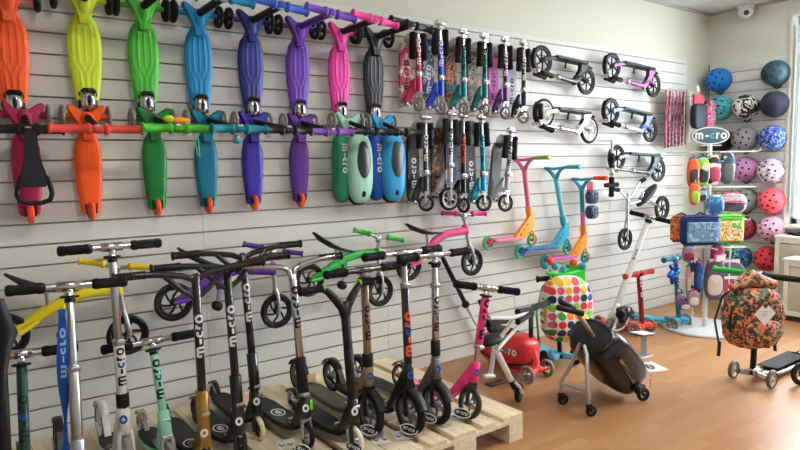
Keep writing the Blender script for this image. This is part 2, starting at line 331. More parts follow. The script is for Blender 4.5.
# ------------------------------------------------------------------ three-wheeled children's scooter: forward +X, up +Z, left +Y, origin on the ground under the front axle
def tri(label,M,group,body,L=.50,dw=.145,R=.058,track=.115,ww=.022,tyre=rub,hub=hubm,stem=mblk,stemT=(0,0,.4),sr=.016,barw=.28,barm=None,gm=None,mid=alu,
        rear='brake',rw=None,ridges=True,bars=True,wheels=True,text=None,horn=True,clampm=alu,collar=None,tpat=None,name='three_wheeled_scooter',hi=.06,hs=1.0,gr=.0205,btilt=0,gm2=None):
    t=thing(name,M,label,'scooter',group)
    # deck as a lofted shell
    g=G(); NS,NT=30,33; top=[];bot=[]
    W=[(0,.34),(.08,.46),(.2,.84),(.32,.98),(.45,1),(.6,.96),(.75,.87),(.9,.76),(.97,.72),(1,.60)]
    def wid(s):
        for (a,b),(c,d) in zip(W,W[1:]):
            if s<=c: k=(s-a)/(c-a); k=k*k*(3-2*k); return b+(d-b)*k
        return W[-1][1]
    for i in range(NS+1):
        s=i/NS; x=-.035-L*s; w=dw/2*wid(s); zc=hi+.012*max(0,1-s*5)-.008*s
        for j in range(NT):
            q=-1+2*j/(NT-1); e=(1-abs(q)**5)
            z=zc-.010+.012*e
            if ridges and .12<s<.93 and abs(q)<.8:
                w_=(abs(q)+(.35 if s>.7 else max(0,s-.58)*2.9))*2.6; z+=.0022*(1 if abs(w_-round(w_))<.15 and w_<2.4 else 0)
            top.append((x,q*w,z)); bot.append((x,q*w*.96,zc-.024-.0*e))
    n=NT; vs=top+bot; o=len(top); fs=[]
    for i in range(NS):
        for j in range(NT-1):
            a=i*n+j; fs.append((a,a+n,a+n+1,a+1)); fs.append((o+a,o+a+1,o+a+n+1,o+a+n))
        for j in(0,NT-1):
            a=i*n+j; fs.append((a,o+a,o+a+n,a+n) if j==0 else (a,a+n,o+a+n,o+a))
    for i in(0,NS): fs.append([i*n+j for j in range(n)]+[o+i*n+j for j in range(n)][::-1])
    g.add(vs,fs,True); g.build('deck',body,t)
    # front yoke with two horns that carry the wheels
    g=G(); g.tube([(-.10,0,hi+.000),(-.05,0,hi+.014),(-.005,0,hi+.022),(.015,0,hi+.018)],[.028,.033,.034,.022],14,True,.8,(0,0,1))
    for k in(-1,1):
        g.tube([(-.005,k*.01,hi+.012),(.002,k*.05,hi+.002),(0,k*(track-ww*.7),R)],[.024,.018,.012],10)
    if horn:
        hp_=[(-.12,.026),(-.085,.030),(-.05,.040),(-.02,.056),(.005,.070),(.028,.082),(.044,.084),(.052,.074),(.050,.060),(.040,.044),(.028,.028),(.018,.012)]
        puff(g,[(x*hs,y*hs) for x,y in hp_+[(x,-y) for x,y in hp_[::-1]]],Matrix.Translation((0,0,hi+.012)),.040)
    g.build('front_yoke',body,t)
    g=G(); g.cyl((0,-track-ww*.2,R),(0,track+ww*.2,R),.007,10); g.build('axle',dsteel,t)
    for k in(-1,1): wheel(t,(0,k*(track),R),(0,1,0),R,ww,tyre,hub,5,.3,.2)
    xr=-.035-L-.004
    if rear=='brake':
        wheel(t,(xr,0,.036),(0,1,0),.036,.030,rub,hub,5,.4,disc=True)
        g=G(); g.ell((xr+.006,0,.058),(.052,.035,.034),16,8,t0=0,t1=PI*.6,p=.8); g.box((xr+.04,0,hi),(.03,.05,.006)); b=g.build('rear_brake',chrome,t)
        g=G(); g.ell((xr+.006,0,.087),(.028,.011,.010),12,8); g.tube([(xr+.045,-.03,.078),(xr+.056,-.02,.084),(xr+.056,.02,.084),(xr+.045,.03,.078)],.008,8); g.tube([(xr+.045,.036,.06),(xr-.03,.036,.05)],.006,6); g.tube([(xr+.045,-.036,.06),(xr-.03,-.036,.05)],.006,6); g.build('brake_pad',mblk,b)
    else:
        wheel(t,(xr+.012,0,.042),(0,1,0),.045,.026,rw or tyre,hub,5,.4,disc=True)
        g=G()
        for k in(-1,1): g.bar((xr+.05,k*.025,hi-.012),(xr+.0,k*.021,.042),.006,.03)
        g.build('rear_bracket',mblk,t)
    if stemT:
        B=V((-.004,0,hi+.02)); T=V(stemT); u=(T-B).normalized(); C=(T-B).length
        g=G(); g.tube([B-u*.02,B+u*.012],[.026,.022],14); g.build('stem_socket',collar or mblk,t)
        g=G(); g.tube([B,T],sr,14); st=g.build('stem',stem,t)
        if text: pole_logo(st,B+u*C*text['t'],u,V(text.get('f',(1,0,0))),sr,text['s'],text['m'])
        if clampm: g=G(); g.cyl(B+u*C*.97,T+u*.012,sr+.006,14); g.build('clamp',clampm,t)
        if bars:
            hw=barw/2; bd=V((btilt,1,0)); g=G(); g.tube([T-bd*(hw-.02),T+bd*(hw-.02)],.0145,12); g.cyl(T-bd*.022,T+bd*.022,gr*.95); g.build('handlebar',mid,t)
            for k in(-1,1): g=G(); grip(g,T+bd*k*hw,T+bd*k*.028,gr,'ball'); g.build('grip',(gm2 if (gm2 and k>0) else gm) or body,t)
            if barm: g=G(); g.cyl(T+V((0,-.02,0)),T+V((0,.02,0)),.0178); g.build('bar_sleeve',barm,t)
    return t
HUNG=lambda p: frame(p,(0,0,1),(-1,0,0),(0,-1,0))
# ------------------------------------------------------------------ balance bike: forward +X, up +Z, origin at the rear axle; wheelbase B
def bike(label,A,Bp,body,gripm,group,fork=alu,R=.10,seatm=mblk,name='balance_bike',ww=.028,grips=True,turn=72):
    A,Bp=V(A),V(Bp); d=Bp-A; f=d.normalized(); B=d.length; l=V((0,0,1)).cross(f).normalized(); u=f.cross(l)
    t=thing(name,frame(A,f,l,u),label,'balance bike',group)
    wheel(t,(0,0,0),(0,1,0),R,ww,rub,mblk,6,.24,.7); wheel(t,(B,0,0),(0,1,0),R,ww,rub,mblk,6,.24,.7)
    hd=V((B-.07,0,.235)); g=G()
    g.tube([(0,.0,0),(.05,0,.032),(.14,0,.105),(.22,0,.165),(.31,0,.205),(hd.x-.0,0,hd.z-.01)],[.012,.017,.021,.022,.021,.022],12,True,1.25,(0,0,1))
    for k in(-1,1): g.tube([(0,k*.028,0),(.06,k*.026,.02),(.12,k*.012,.07)],[.012,.013,.013],8)
    g.tube([(.215,0,.14),(.225,0,.09)],[.019,.017],10)
    g.cyl(hd+V((.006,0,-.035)),hd+V((-.012,0,.03)),.021); g.build('frame',body,t)
    g=G(); g.cyl((0,-.036,0),(0,.036,0),.008,10); g.cyl((B,-.036,0),(B,.036,0),.008,10); g.build('axle',steel,t)
    g=G(); s=ww/2+.01
    for k in(-1,1): g.tube([(B,k*s,-.01),(B,k*s,.02),(B-.028,k*s,.1),(B-.035,k*.008,.125)],[.013,.012,.011,.010],8)
    g.tube([(B-.034,0,.12),(hd.x,0,hd.z)],.013,10); g.tube([(hd.x,0,hd.z),(hd.x-.02,0,hd.z+.09)],.011,10); g.build('fork',fork,t)
    g=G(); g.tube([(.225,0,.10),(.23,0,.02)],.011,10); g.build('kickstand_post',alu,t)
    g=G(); g.cyl((.23,-.02,.0),(.23,.02,.0),.026,16); g.build('post_foot',rub,t)
    g=G(); g.tube([(.16,0,.12),(.14,0,.215)],.012,10); g.build('seat_post',alu,t)
    g=G(); g.tube([(-.03,0,.275),(.03,0,.245),(.11,0,.222),(.17,0,.212),(.235,0,.212),(.27,0,.214)],[.022,.048,.05,.036,.024,.014],14,True,.30,(0,0,1)); g.build('seat',seatm,t)
    top=V((hd.x-.02,0,hd.z+.09)); c,s_=math.cos(R_(turn)),math.sin(R_(turn)); dl=V((-s_,c,0)); hw=.165
    g=G(); g.tube([top+dl*-(hw-.02)+V((0,0,.02)),top+dl*-.06+V((0,0,.014)),top,top+dl*.06+V((0,0,.014)),top+dl*(hw-.02)+V((0,0,.02))],.0105,10); g.cyl(top+V((-.004,0,-.03)),top+V((.004,0,.015)),.017); g.build('handlebar',chrome,t)
    for k in(-1,1): g=G(); grip(g,top+dl*k*hw+V((0,0,.02)),top+dl*k*.055+V((0,0,.016)),.0155,'ball'); g.build('grip',gripm,t)
    return t
# ------------------------------------------------------------------ folded aluminium scooter hung upright: X right, Y into the wall, Z up, origin at the front wheel's centre
def sprite(label,p,H,col,deckm,group,txt=ink_w,dtxt=None,R=.05,tyre=gwheel,hub=chrome,lean=0,turn=0,hd=.10,texts=.034,wsp=5,big=False):
    t=thing('folded_scooter',Matrix.Translation(V(p))@Matrix.Rotation(R_(lean),4,'Y'),label,'scooter',group)
    M=Matrix.Rotation(R_(turn),3,'Z'); ax=M@V((1,0,0))
    wheel(t,(0,0,0),ax,R,.024,tyre,hub,wsp,.25,.3)
    g=G(); s=.02
    for k in(-1,1): g.bar(ax*k*s,ax*k*s+V((0,0,R+.02)),.02,.006,(0,1,0))
    g.box((0,0,R+.02),(.05,.03,.015)); g.box((.0,.02,R+.035),(.04,.04,.02)); g.build('fork',chrome,t)
    g=G(); g.tube([(0,0,R+.03),(0,0,R+.13)],.019,14); g.prism([(.0,R+.12),(0,R+.05),(-.055,R-.05),(-.085,R-.04),(-.05,R+.05)],Matrix(((1,0,0,0),(0,0,-1,hd*.45),(0,1,0,0),(0,0,0,1))),.03); g.build('head_tube',col,t)
    g=G(); g.cyl((-.07,hd*.2,R-.05),(-.07,hd+.01,R-.05),.015); g.box((-.045,hd*.6,R-.04),(.05,.05,.02)); g.build('folding_joint',chrome,t)
    g=G(); g.tube([(0,0,R+.15),(0,0,H-.12)],.0165,16); cm=g.build('steering_column',col,t)
    L=(H-.12)-(R+.15); pole_logo(cm,(0,0,R+.15+L*.30),(0,0,1),(-.25,-1,0),.0165,texts,txt)
    g=G(); g.cyl((0,0,R+.125),(0,0,R+.165),.023); g.box((.02,-.01,R+.145),(.02,.02,.03)); g.tube([(0,0,H-.13),(0,0,H-.02)],.0125,12); g.build('clamp',chrome,t)
    g=G(); g.cyl((-.04,0,H),(.04,0,H),.016); g.box((0,0,H+.016),(.05,.024,.014)); g.box((0,-.004,H-.03),(.036,.036,.03)); g.build('handle_head',chrome,t)
    for k in(-1,1):
        a=V((k*.040,0,H-.035)); b=V((k*.048,0,H-.205)); g=G(); grip(g,b,a,.023); g.build('folded_grip',foam,t)
    # deck hanging behind the column, shown from its printed side
    g=G(); w=.048; z0=.0; z1=H-.09; r=.03
    poly=[(-w,z0+.05),(-w*.7,z0),(w*.7,z0),(w,z0+.05),(w*.98,z1-.06),(w*.6,z1),(-w*.6,z1),(-w*.98,z1-.06)]
    Md=Matrix(((1,0,0,-.03),(0,0,-1,hd),(0,1,0,0),(0,0,0,1)))
    g.prism(poly,Md,.022); dk=g.build('deck',deckm,t)
    if dtxt: 
        S=texts*1.15; logo(dk,lambda u,v:V((-.03+(v-.5)*S*-1,hd-.0125,z0+.10+u*S)),S,dtxt)
    wheel(t,(-.005,hd-.005,z1+.02),(1,0,0),.045,.024,tyre,hub,5,.3)
    g=G(); g.ell((-.005,hd-.01,z1+.02),(.022,.05,.052),14,10,t0=0,t1=PI); g.build('rear_fender',alu,t)
    return t
# ------------------------------------------------------------------ big-wheel scooter folded and hung level against the wall: origin at the rear wheel's centre, +X to the front wheel
def folded(label,A,B,body,group,R=.10,colm=blk,hub=mblk,deckm=mblk,gm=foam,drop=False,bars=True,text=None):
    A,B=V(A),V(B); d=B-A; L=d.length; f=d.normalized(); l=V((0,1,0)); u=f.cross(l)
    if u.z<0: u=-u
    t=thing('folded_scooter',frame(A,f,l,u),label,'scooter',group)
    wheel(t,(0,0,0),(0,1,0),R,.026,rub,hub,6,.2,.3); wheel(t,(L,0,0),(0,1,0),R,.026,rub,hub,6,.2,.3)
    g=G(); g.bar((.12,0,.062),(L-.06,0,.125),.10,.022); g.cyl((L*.5,0,.02),(L*.5,0,.08),.008); 
    g.build('deck',deckm,t)
    g=G()
    for k in(-1,1): g.bar((0,k*.022,0),(.14,k*.03,.06),.006,.026,(0,0,1))
    g.prism([(L-.11,.115),(L-.035,.150),(L-.015,.115),(L-.055,.04),(L-.135,-.075),(L-.175,-.055),(L-.10,.05)],Matrix(((1,0,0,0),(0,0,-1,0),(0,1,0,0),(0,0,0,1))),.036)
    g.build('frame',body,t)
    g=G(); pts=arc((0,0,0),R+.008,150,285,10); g.tube(pts,.012,8,True,.35); pts=arc((L,0,0),R+.010,70,200,10); g.tube(pts,.017,8,True,.35); g.build('fender',body if text else mblk,t)
    g=G()
    for k in(-1,1): g.tube([(L,k*.024,0),(L-.10,k*.024,.01),(L-.15,k*.01,-.03)],.010,8)
    g.build('fork',body,t)
    c0=V((L-.12,0,-.045)); c1=V((-.06,0,-.10))
    g=G(); g.tube([c0,c0.lerp(c1,.45)],.019,12); g.tube([c0.lerp(c1,.45),c1],.013,12); g.build('steering_column',colm,t)
    g=G(); g.cyl(c0.lerp(c1,.42),c0.lerp(c1,.5),.024); g.cyl(c1-V((.02,0,0)),c1+V((.02,0,0)),.018); g.cyl(c1-V((0,.045,0)),c1+V((0,.045,0)),.015); g.build('clamp',chrome,t)
    if bars:
        if drop:
            g=G(); grip(g,c1+V((.0,-.03,.03)),c1+V((-.03,-.03,.15)),.019); g.build('folded_grip',gm,t)
            g=G(); grip(g,c1+V((.02,-.03,-.01)),c1+V((.16,-.03,-.02)),.019); g.build('folded_grip',gm,t)
        else:
            for k in(-1,1): g=G(); grip(g,c1+V((.03,k*.035,-.005)),c1+V((.17,k*.035,-.0)),.019); g.build('folded_grip',gm,t)
    return t
# ------------------------------------------------------------------ stunt scooter hung side-on: +X forward along the wall
def stunt_side(label,A,B,T,bars,upm,lowm,deckm,wm,hm,g1,g2,group):
    A,B,T=V(A),V(B),V(T); d=B-A; L=d.length; f=d.normalized(); l=V((0,0,1)).cross(f).normalized(); u=f.cross(l)
    M=frame(A,f,l,u); Mi=M.inverted(); t=thing('stunt_scooter',M,label,'stunt scooter',group); T=Mi@T; T.y=0
    for c in((0,0,0),(L,0,0)): wheel(t,c,(0,1,0),.052,.024,wm,hm,5,.3)
    g=G(); g.bar((.03,0,.02),(L-.17,0,.02),.11,.02); g.bar((0,-.018,0),(.06,-.018,.02),.006,.02); g.bar((0,.018,0),(.06,.018,.02),.006,.02); g.build('deck',deckm,t)
    h=V((L-.02,0,.10)); uu=(T-h).normalized()
    g=G(); g.prism([(L-.20,.008),(L-.20,.03),(L-.07,.16),(L-.035,.215),(L-.005,.21),(L-.0,.10),(L-.05,.06),(L-.11,.008)],Matrix(((1,0,0,0),(0,0,-1,0),(0,1,0,0),(0,0,0,1))),.034); nk=g.build('neck',lowm,t)
    g=G()
    for q in range(3): g.box((L-.145+q*.035,-.018,.05+q*.037),(.022,.004,.010),Matrix.Rotation(-.8,3,'Y'),.001)
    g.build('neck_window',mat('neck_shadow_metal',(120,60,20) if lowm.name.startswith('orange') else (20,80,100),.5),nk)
    g=G()
    for k in(-1,1): g.tube([(L,k*.02,-.006),(L-.002,k*.02,.05),(L-.008,k*.006,.075)],.008,8)
    g.build('fork',lowm,t)
    lm=upm[1] if isinstance(upm,tuple) else upm; um=upm[0] if isinstance(upm,tuple) else upm; md=(h+T)/2
    g=G(); g.tube([h+uu*.08,md],.019,14); g.build('steering_column',lm,t)
    g=G(); g.tube([md,T-uu*.06],.0195,14); g.build('upper_column',um,t)
    g=G(); g.tube([h+uu*.10,h+uu*.17],.026,14); g.build('clamp',bars[1],t)
    Tp=lambda y,z=0,x=0: T+V((x,y,0))+uu*z
    g=G()
    for k in(-1,1):
        g.tube([Tp(0,-.10),Tp(k*.03,-.055),Tp(k*.06,-.025),Tp(k*.10,-.004),Tp(k*.24,.0)],[.019,.016,.014,.012,.012],10)
        g.tube([Tp(0,-.015),Tp(k*.1,-.006)],.012,8)
    g.build('handlebar',bars[0],t)
    for k,m in((-1,g1),(1,g2)): g=G(); grip(g,Tp(k*.25),Tp(k*.13),.0165,'ribbed'); g.build('grip',m,t)
    return t
def helmet(label,p,m,group='helmets on the side wall',holes=mblk,strap=True,rx=1.0,tilt=0):
    t=thing('helmet',frame(p,(0,-1,0),(0,0,1),(-1,0,0)),label,'helmet',group)
    g=G(); g.ell((0,0,-.04),(.118*rx,.122,.155),26,14,t0=0,t1=PI*.56); g.lathe([(.112,-.062),(.105,-.066),(.105,-.03)],(0,0,0),(0,0,1),26); g.build('shell',m,t)
    g=G()
    for ring,k,o in((.045,5,.3),(.085,8,0)) if holes else ():
        for i in range(k):
            a=2*PI*i/k+o; x,y=ring*math.cos(a),ring*math.sin(a)
            z=-.04+.155*math.sqrt(max(0,1-(x/(.118*rx))**2-(y/.122)**2)); n=V((x/.0139,y/.0149,(z+.04)/.024)).normalized()
            g.cyl(V((x,y,z))-n*.006,V((x,y,z))+n*.0015,.0115,10)
    if holes: g.build('vent_holes',holes,t)
    g=G(); g.lathe([(.113,-.058),(.119,-.052),(.121,-.044),(.119,-.044)],(0,0,0),(0,0,1),26); g.build('rim_trim',mblk,t)
    if strap:
        g=G(); g.tube([(.05,-.10,-.06),(.03,-.13,-.055),(.012,-.142,-.05)],.008,6,True,.5); g.tube([(-.05,-.10,-.06),(-.01,-.13,-.055),(.012,-.142,-.05)],.008,6,True,.5); g.build('chin_strap',mblk,t)
    return t
# ================================================================== THE ROOM
CX=6.44; CZ=2.906
def wallpaint(): return mat('cream_wall_paint',(216,216,200),.8,0,.02,3)
floorm=bpy.data.materials.new('laminate_floor'); floorm.use_nodes=True
nt=floorm.node_tree; b=nt.nodes['Principled BSDF']; L_=nt.links.new
tc=nt.nodes.new('ShaderNodeTexCoord'); br=nt.nodes.new('ShaderNodeTexBrick'); br.inputs['Scale'].default_value=1; br.offset=.37; br.squash=1
br.inputs['Brick Width'].default_value=.46; br.inputs['Row Height'].default_value=.066; br.inputs['Mortar Size'].default_value=.0012; br.inputs['Mortar Smooth'].default_value=.4
br.inputs['Color1'].default_value=(*lin((166,124,82)),1); br.inputs['Color2'].default_value=(*lin((152,106,68)),1); br.inputs['Mortar'].default_value=(*lin((136,96,64)),1)
L_(tc.outputs['Object'],br.inputs['Vector'])
mp=nt.nodes.new('ShaderNodeMapping'); mp.inputs['Scale'].default_value=(2.2,34,1); L_(tc.outputs['Object'],mp.inputs['Vector'])
nz=nt.nodes.new('ShaderNodeTexNoise'); nz.inputs['Scale'].default_value=2.5; nz.inputs['Detail'].default_value=5; L_(mp.outputs[0],nz.inputs['Vector'])
mx=nt.nodes.new('ShaderNodeMix'); mx.data_type='RGBA'; mx.blend_type='MULTIPLY'; mx.inputs[0].default_value=.35; L_(br.outputs['Color'],mx.inputs[6])
rp=nt.nodes.new('ShaderNodeValToRGB'); rp.color_ramp.elements[0].position=.3; rp.color_ramp.elements[0].color=(.82,.76,.72,1); rp.color_ramp.elements[1].position=.7; rp.color_ramp.elements[1].color=(1.1,1.05,1,1)
L_(nz.outputs['Fac'],rp.inputs[0]); L_(rp.outputs[0],mx.inputs[7]); L_(mx.outputs[2],b.inputs['Base Color']); b.inputs['Roughness'].default_value=.38
struct('floor',G().box((2.2,-3.3,-.05),(9.4,6.8,.1),ch=.001),floorm)
struct('wall_left',G().box((2.2,.10,CZ/2),(9.4,.16,CZ),ch=.001),wallpaint())
# right wall with the tall window cut in it
YW0=-.775; YW1=-3.5; ZS=.80; ZT=2.735
g=G(); g.box((CX+.1,(.02+YW0)/2,CZ/2),(.2,.02-YW0+.0,CZ),ch=.001); g.box((CX+.1,(YW0+YW1)/2,ZS/2),(.2,YW0-YW1,ZS),ch=.001)
g.box((CX+.1,(YW0+YW1)/2,(ZT+CZ)/2),(.2,YW0-YW1,CZ-ZT),ch=.001); g.box((CX+.1,(YW1-6.7)/2,CZ/2),(.2,6.7+YW1,CZ),ch=.001); struct('wall_right',g,mat('side_wall_paint',(218,220,208),.85,0,.02,3))
struct('wall_back',G().box((-2.55,-3.3,CZ/2),(.1,6.8,CZ),ch=.001),mat('end_wall_paint',(196,190,176),.85,0,.02,3))
# ceiling tiles in a grid
tilem=bpy.data.materials.new('ceiling_tiles'); tilem.use_nodes=True; nt=tilem.node_tree; b=nt.nodes['Principled BSDF']; L_=nt.links.new
tc=nt.nodes.new('ShaderNodeTexCoord'); br=nt.nodes.new('ShaderNodeTexBrick'); br.offset=0; br.inputs['Scale'].default_value=1; br.inputs['Brick Width'].default_value=.6; br.inputs['Row Height'].default_value=.6; br.inputs['Mortar Size'].default_value=.006
br.inputs['Color1'].default_value=(*lin((214,216,214)),1); br.inputs['Color2'].default_value=(*lin((208,211,210)),1); br.inputs['Mortar'].default_value=(*lin((188,190,188)),1)
L_(tc.outputs['Object'],br.inputs['Vector']); L_(br.outputs[0],b.inputs['Base Color']); b.inputs['Roughness'].default_value=.9
struct('ceiling',G().box((2.2,-3.3,CZ+.05),(9.4,6.8,.1),ch=.001),tilem)
struct('trim_1',G().box((CX-.012,-1.6,CZ-.012),(.024,3.2,.024),ch=.002).box((2.0,.012,CZ-.012),(8.9,.024,.024),ch=.002),mat('ceiling_edge_trim',(185,186,182),.6))
# slat wall panels
slatm=mat('white_slat_board',(225,226,221),.42,0,.02,2)
gm_=mat('groove_shade_board',(172,163,148),.85,0,.05)  # raw board lining, its tone set darker to paint in the grooves' shade
def slat(name,o,x,L,z0,z1,zs,flip):
    """board profile with T grooves, swept along x; out is the direction into the room"""
    x=V(x); out=V(flip); prof=[(0,z0)]
    for z in zs:
        if z0<z<z1: prof+=[(.018,z-.0038),(.0175,z-.0045),(.004,z-.0045),(.004,z+.012),(.013,z+.012),(.013,z+.0045),(.018,z+.0045)]
    prof=[(.0,z0),(.018,z0)]+prof[1:]+[(.018,z1),(0,z1)]
    o=V(o); vs=[o+x*a+out*p[0]+V((0,0,p[1])) for a in(0,L) for p in prof]; n=len(prof)
    g=G(); g.add(vs,[(i,i+1,n+i+1,n+i) for i in range(n-1)]+[(n-1,0,n,2*n-1)]); g.add(vs[:n],[tuple(range(n))]); g.add(vs[n:],[tuple(range(n))[::-1]])
    ob=struct(name,g,slatm); ob.data.materials.append(gm_)
    k=0
    for z in zs:
        if z0<z<z1:
            for q in range(1,7): ob.data.polygons[1+7*k+q].material_index=1
            k+=1
    return ob
ZG=[.094+.0988*k for k in range(24)]
XS=[-1.295,-.08,1.136,2.354,3.570,4.787,6.005]
for i in range(6): slat('trim_%d'%(i+2),(XS[i]+.0012,.018,0),(1,0,0),XS[i+1]-XS[i]-.0024,.004 if i>3 else .004,2.405,ZG,(0,-1,0))
slat('trim_8',(CX,-.012,0),(0,-1,0),.735,.02,2.385,[z+.02 for z in ZG],(-1,0,0))
struct('trim_9',G().box((CX-.010,-.006,1.2),(.02,.008,2.38),ch=.001),mat('red_brown_edge',(120,80,70),.7))
# window
frm=mat('white_window_frame',(236,238,238),.4)
g=G(); y0,y1=YW0,YW1
for (a,b_,zz0,zz1) in((y0,y0-.06,ZS,ZT),(y1+.06,y1,ZS,ZT),(-2.18,-2.12,ZS,ZT),(y0,y1,ZS,ZS+.06),(y0,y1,ZT-.06,ZT)):
    g.box((CX+.13,(a+b_)/2,(zz0+zz1)/2),(.06,abs(a-b_),zz1-zz0),ch=.006)
struct('window_1',g,frm)
g=G(); g.box((CX-.012,y0+.012,(ZS+ZT)/2),(.03,.026,ZT-ZS+.1),ch=.004); g.box((CX-.012,(y0+y1)/2,ZT+.025),(.03,y0-y1,.05),ch=.004); struct('trim_10',g,mat('window_surround',(215,214,204),.5))
struct('trim_11',G().box((CX+.04,(y0+y1)/2,ZS-.012),(.26,y0-y1+.06,.03),ch=.006),mat('window_sill_board',(225,226,222),.4))
gl=bpy.data.materials.new('window_glass'); gl.use_nodes=True; nt=gl.node_tree; b=nt.nodes['Principled BSDF']; b.inputs['Transmission Weight'].default_value=1; b.inputs['Roughness'].default_value=0; b.inputs['IOR'].default_value=1.05; b.inputs['Base Color'].default_value=(.97,.99,1,1)
struct('window_2',G().box((CX+.13,(y0+y1)/2,(ZS+ZT)/2),(.004,y0-y1-.1,ZT-ZS-.1),ch=.0005),gl)
# vertical blind gathered at the window's edge
bl=thing('vertical_blind',(CX+.03,y0-.02,ZT-.08),'white vertical blind gathered at the window edge beside the helmets','blind')
bm=mat('blind_fabric',(232,236,238),.8)
for q in range(6):
    G().bar((0,-.012-q*.022,0),(0,-.012-q*.022,-(ZT-ZS-.16)),.004,.085,Matrix.Rotation(R_(18),3,'Z')@V((1,0,0))).build('blind_slat',bm,bl)
G().box((0,-1.25,.02),(.04,2.45,.03)).build('headrail',frm,bl)
# ------------------------------------------------------------------ ceiling camera, cabinets
g0=WZ(746,6,CZ); t=thing('security_camera',(6.05,g0.y if False else -.42,CZ),'small white dome security camera on the ceiling near the corner','camera')
c=WY(745,8,-.42); c=V((6.05,c.y,CZ))
p=WX(746,4,6.36); t.location=(p.x,p.y,CZ)
G().cyl((0,0,-.04),(0,0,0),.075).build('mount',wht,t); G().ell((0,0,-.065),(.066,.066,.062)).build('housing',wht,t)
d=V((-.8,-.5,-.35)).normalized(); G().cyl(V((0,0,-.065))+d*.03,V((0,0,-.065))+d*.068,.024).build('camera_lens',blk,t)
beige=mat('beige_panel',(188,178,160),.6); cream=mat('cream_laminate',(226,222,210),.45)
def cabinet(label,M,w,dp,h,name='cabinet',kick_=.05):
    t=thing(name,M,label,'cabinet')
    G().box((w/2,dp/2,h-.012),(w+.02,dp+.02,.024),ch=.003).build('cabinet_top',cream,t)
    g=G()
    for x in(.02,w-.02): g.box((x,dp/2,(h-.024+kick_)/2),(.04,dp,h-.024-kick_),ch=.003)
    g.box((w/2,dp/2,kick_+.02),(w-.08,dp,.04),ch=.002); g.box((w/2,.012,h-.045),(w-.08,.02,.04),ch=.002); g.build('cabinet_frame',cream,t)
    n=2
    for i in range(n):
        a=.042+(w-.084)*i/n; c_=.042+(w-.084)*(i+1)/n
        dr=G().box(((a+c_)/2,.014,(h-.07+kick_+.04)/2),(c_-a-.004,.018,h-.07-kick_-.045),ch=.002).build('cabinet_door',beige,t)
    G().box((w/2,dp/2,kick_/2),(w-.04,dp-.04,kick_),ch=.001).build('plinth',dsteel,t)
    return t
# near cabinet: front face runs from (5.92,-.98) towards the viewer
def rz(o,a): return Matrix.Translation(V(o))@Matrix.Rotation(R_(a),4,'Z')
cabinet('cream cabinet with beige doors in front of the side window, the lower nearer one',rz((5.93,-.98,0),-90),1.5,.23,.555)
cabinet('cream cabinet with beige doors under the window, the taller one further back',rz((6.19,-.79,0),-90),1.7,.23,.72)
g=G(); g.ell((0,0,.012),(.05,.09,.02),14,8); g.tube([(0,-.1,.01),(.02,0,.02),(0,.1,.01)],.012,8); o=g.build('black_gloves',foam); o.location=(6.30,-.95,.725); tag(o,'small black padded item lying on top of the taller cabinet','glove')
# ================================================================== LEFT PRODUCT WALL
YT=-.012
# top row of three-wheeled scooters
def pm(n,c,r=.42): return mat(n,c,r,0,.03,20)
cols=[('orange',(232,84,30)),('lime_yellow',(205,225,50)),('green',(72,172,50)),('sky_blue',(30,130,185)),('navy_blue',(40,48,120)),('violet',(98,52,160)),('hot_pink',(218,62,158)),('charcoal',(38,41,46))]
names=['bright orange','lime yellow','leaf green','sky blue','navy blue','violet','hot pink','charcoal black']
bcols=[(232,84,30),(205,225,50),(72,172,50),(30,130,185),(60,90,190),(112,70,180),(235,80,165),(30,30,32)]
for i,(n,c) in enumerate(cols):
    x=.29+.2775*i+(-.004*i); x=[.29,.592,.858,1.131,1.421,1.708,1.985,2.235][i]
    m=pm(n+'_deck_plastic',c)
    zf=2.225 if i else 2.20
    sm=mblk if i not in(5,) else pm('violet_stem',(92,50,150))
    tri('%s three-wheeled scooter hanging in the top row'%names[i],HUNG((x,YT,zf)),'three-wheeled scooters hanging in the top row',m,L=.435,dw=.148,R=.058,track=.118,hub=mblk,btilt=.10,
        stem=sm,stemT=(.0,0,.45),sr=.019,barw=.29,gm=pm(n+'_grip',bcols[i],.6),mid=pm(n+'_grip',bcols[i],.6),barm=alu,hi=.07)
# second row
rows=[('crimson',(165,32,72),.322,'raspberry red'),('tangerine',(240,88,22),.578,'tangerine'),('forest_green',(22,115,45),.886,'forest green'),('teal',(18,110,135),1.152,'teal'),('indigo',(52,38,140),1.414,'indigo'),('purple',(84,40,130),1.704,'purple')]
orw=mat('orange_rubber',(238,84,34),.5)
gb=[('black_soft_grip',(30,30,32)),('salmon_grip',(222,78,66)),('green_grip',(50,160,50)),('petrol_grip',(30,120,140)),('black_soft_grip',(30,30,32)),('lilac_grip',(122,72,160))]
for i,(n,c,x,nm) in enumerate(rows):
    m=pm(n+'_mini_plastic',c)
    bc=pm(*gb[i],.6)
    st=(-.075,0,[.18,.31,.46,.52,.50,.43][i]); 
    tri('%s small three-wheeled scooter with orange rear wheel in the second row'%nm if i!=0 else 'raspberry red small scooter half hidden by a black pull loop, second row',HUNG((x,YT,1.685)),'small three-wheeled scooters in the second row',m,L=.425,dw=.122,R=.052,track=.10,ww=.016,
        tyre=gwheel,hub=alu,stem=mblk,stemT=st,sr=.016,barw=[.28,.38,.31,.27,.25,.25][i],gm=bc,mid=bc,barm=alu,rear='wheel',rw=orw,ridges=False,hi=.058)
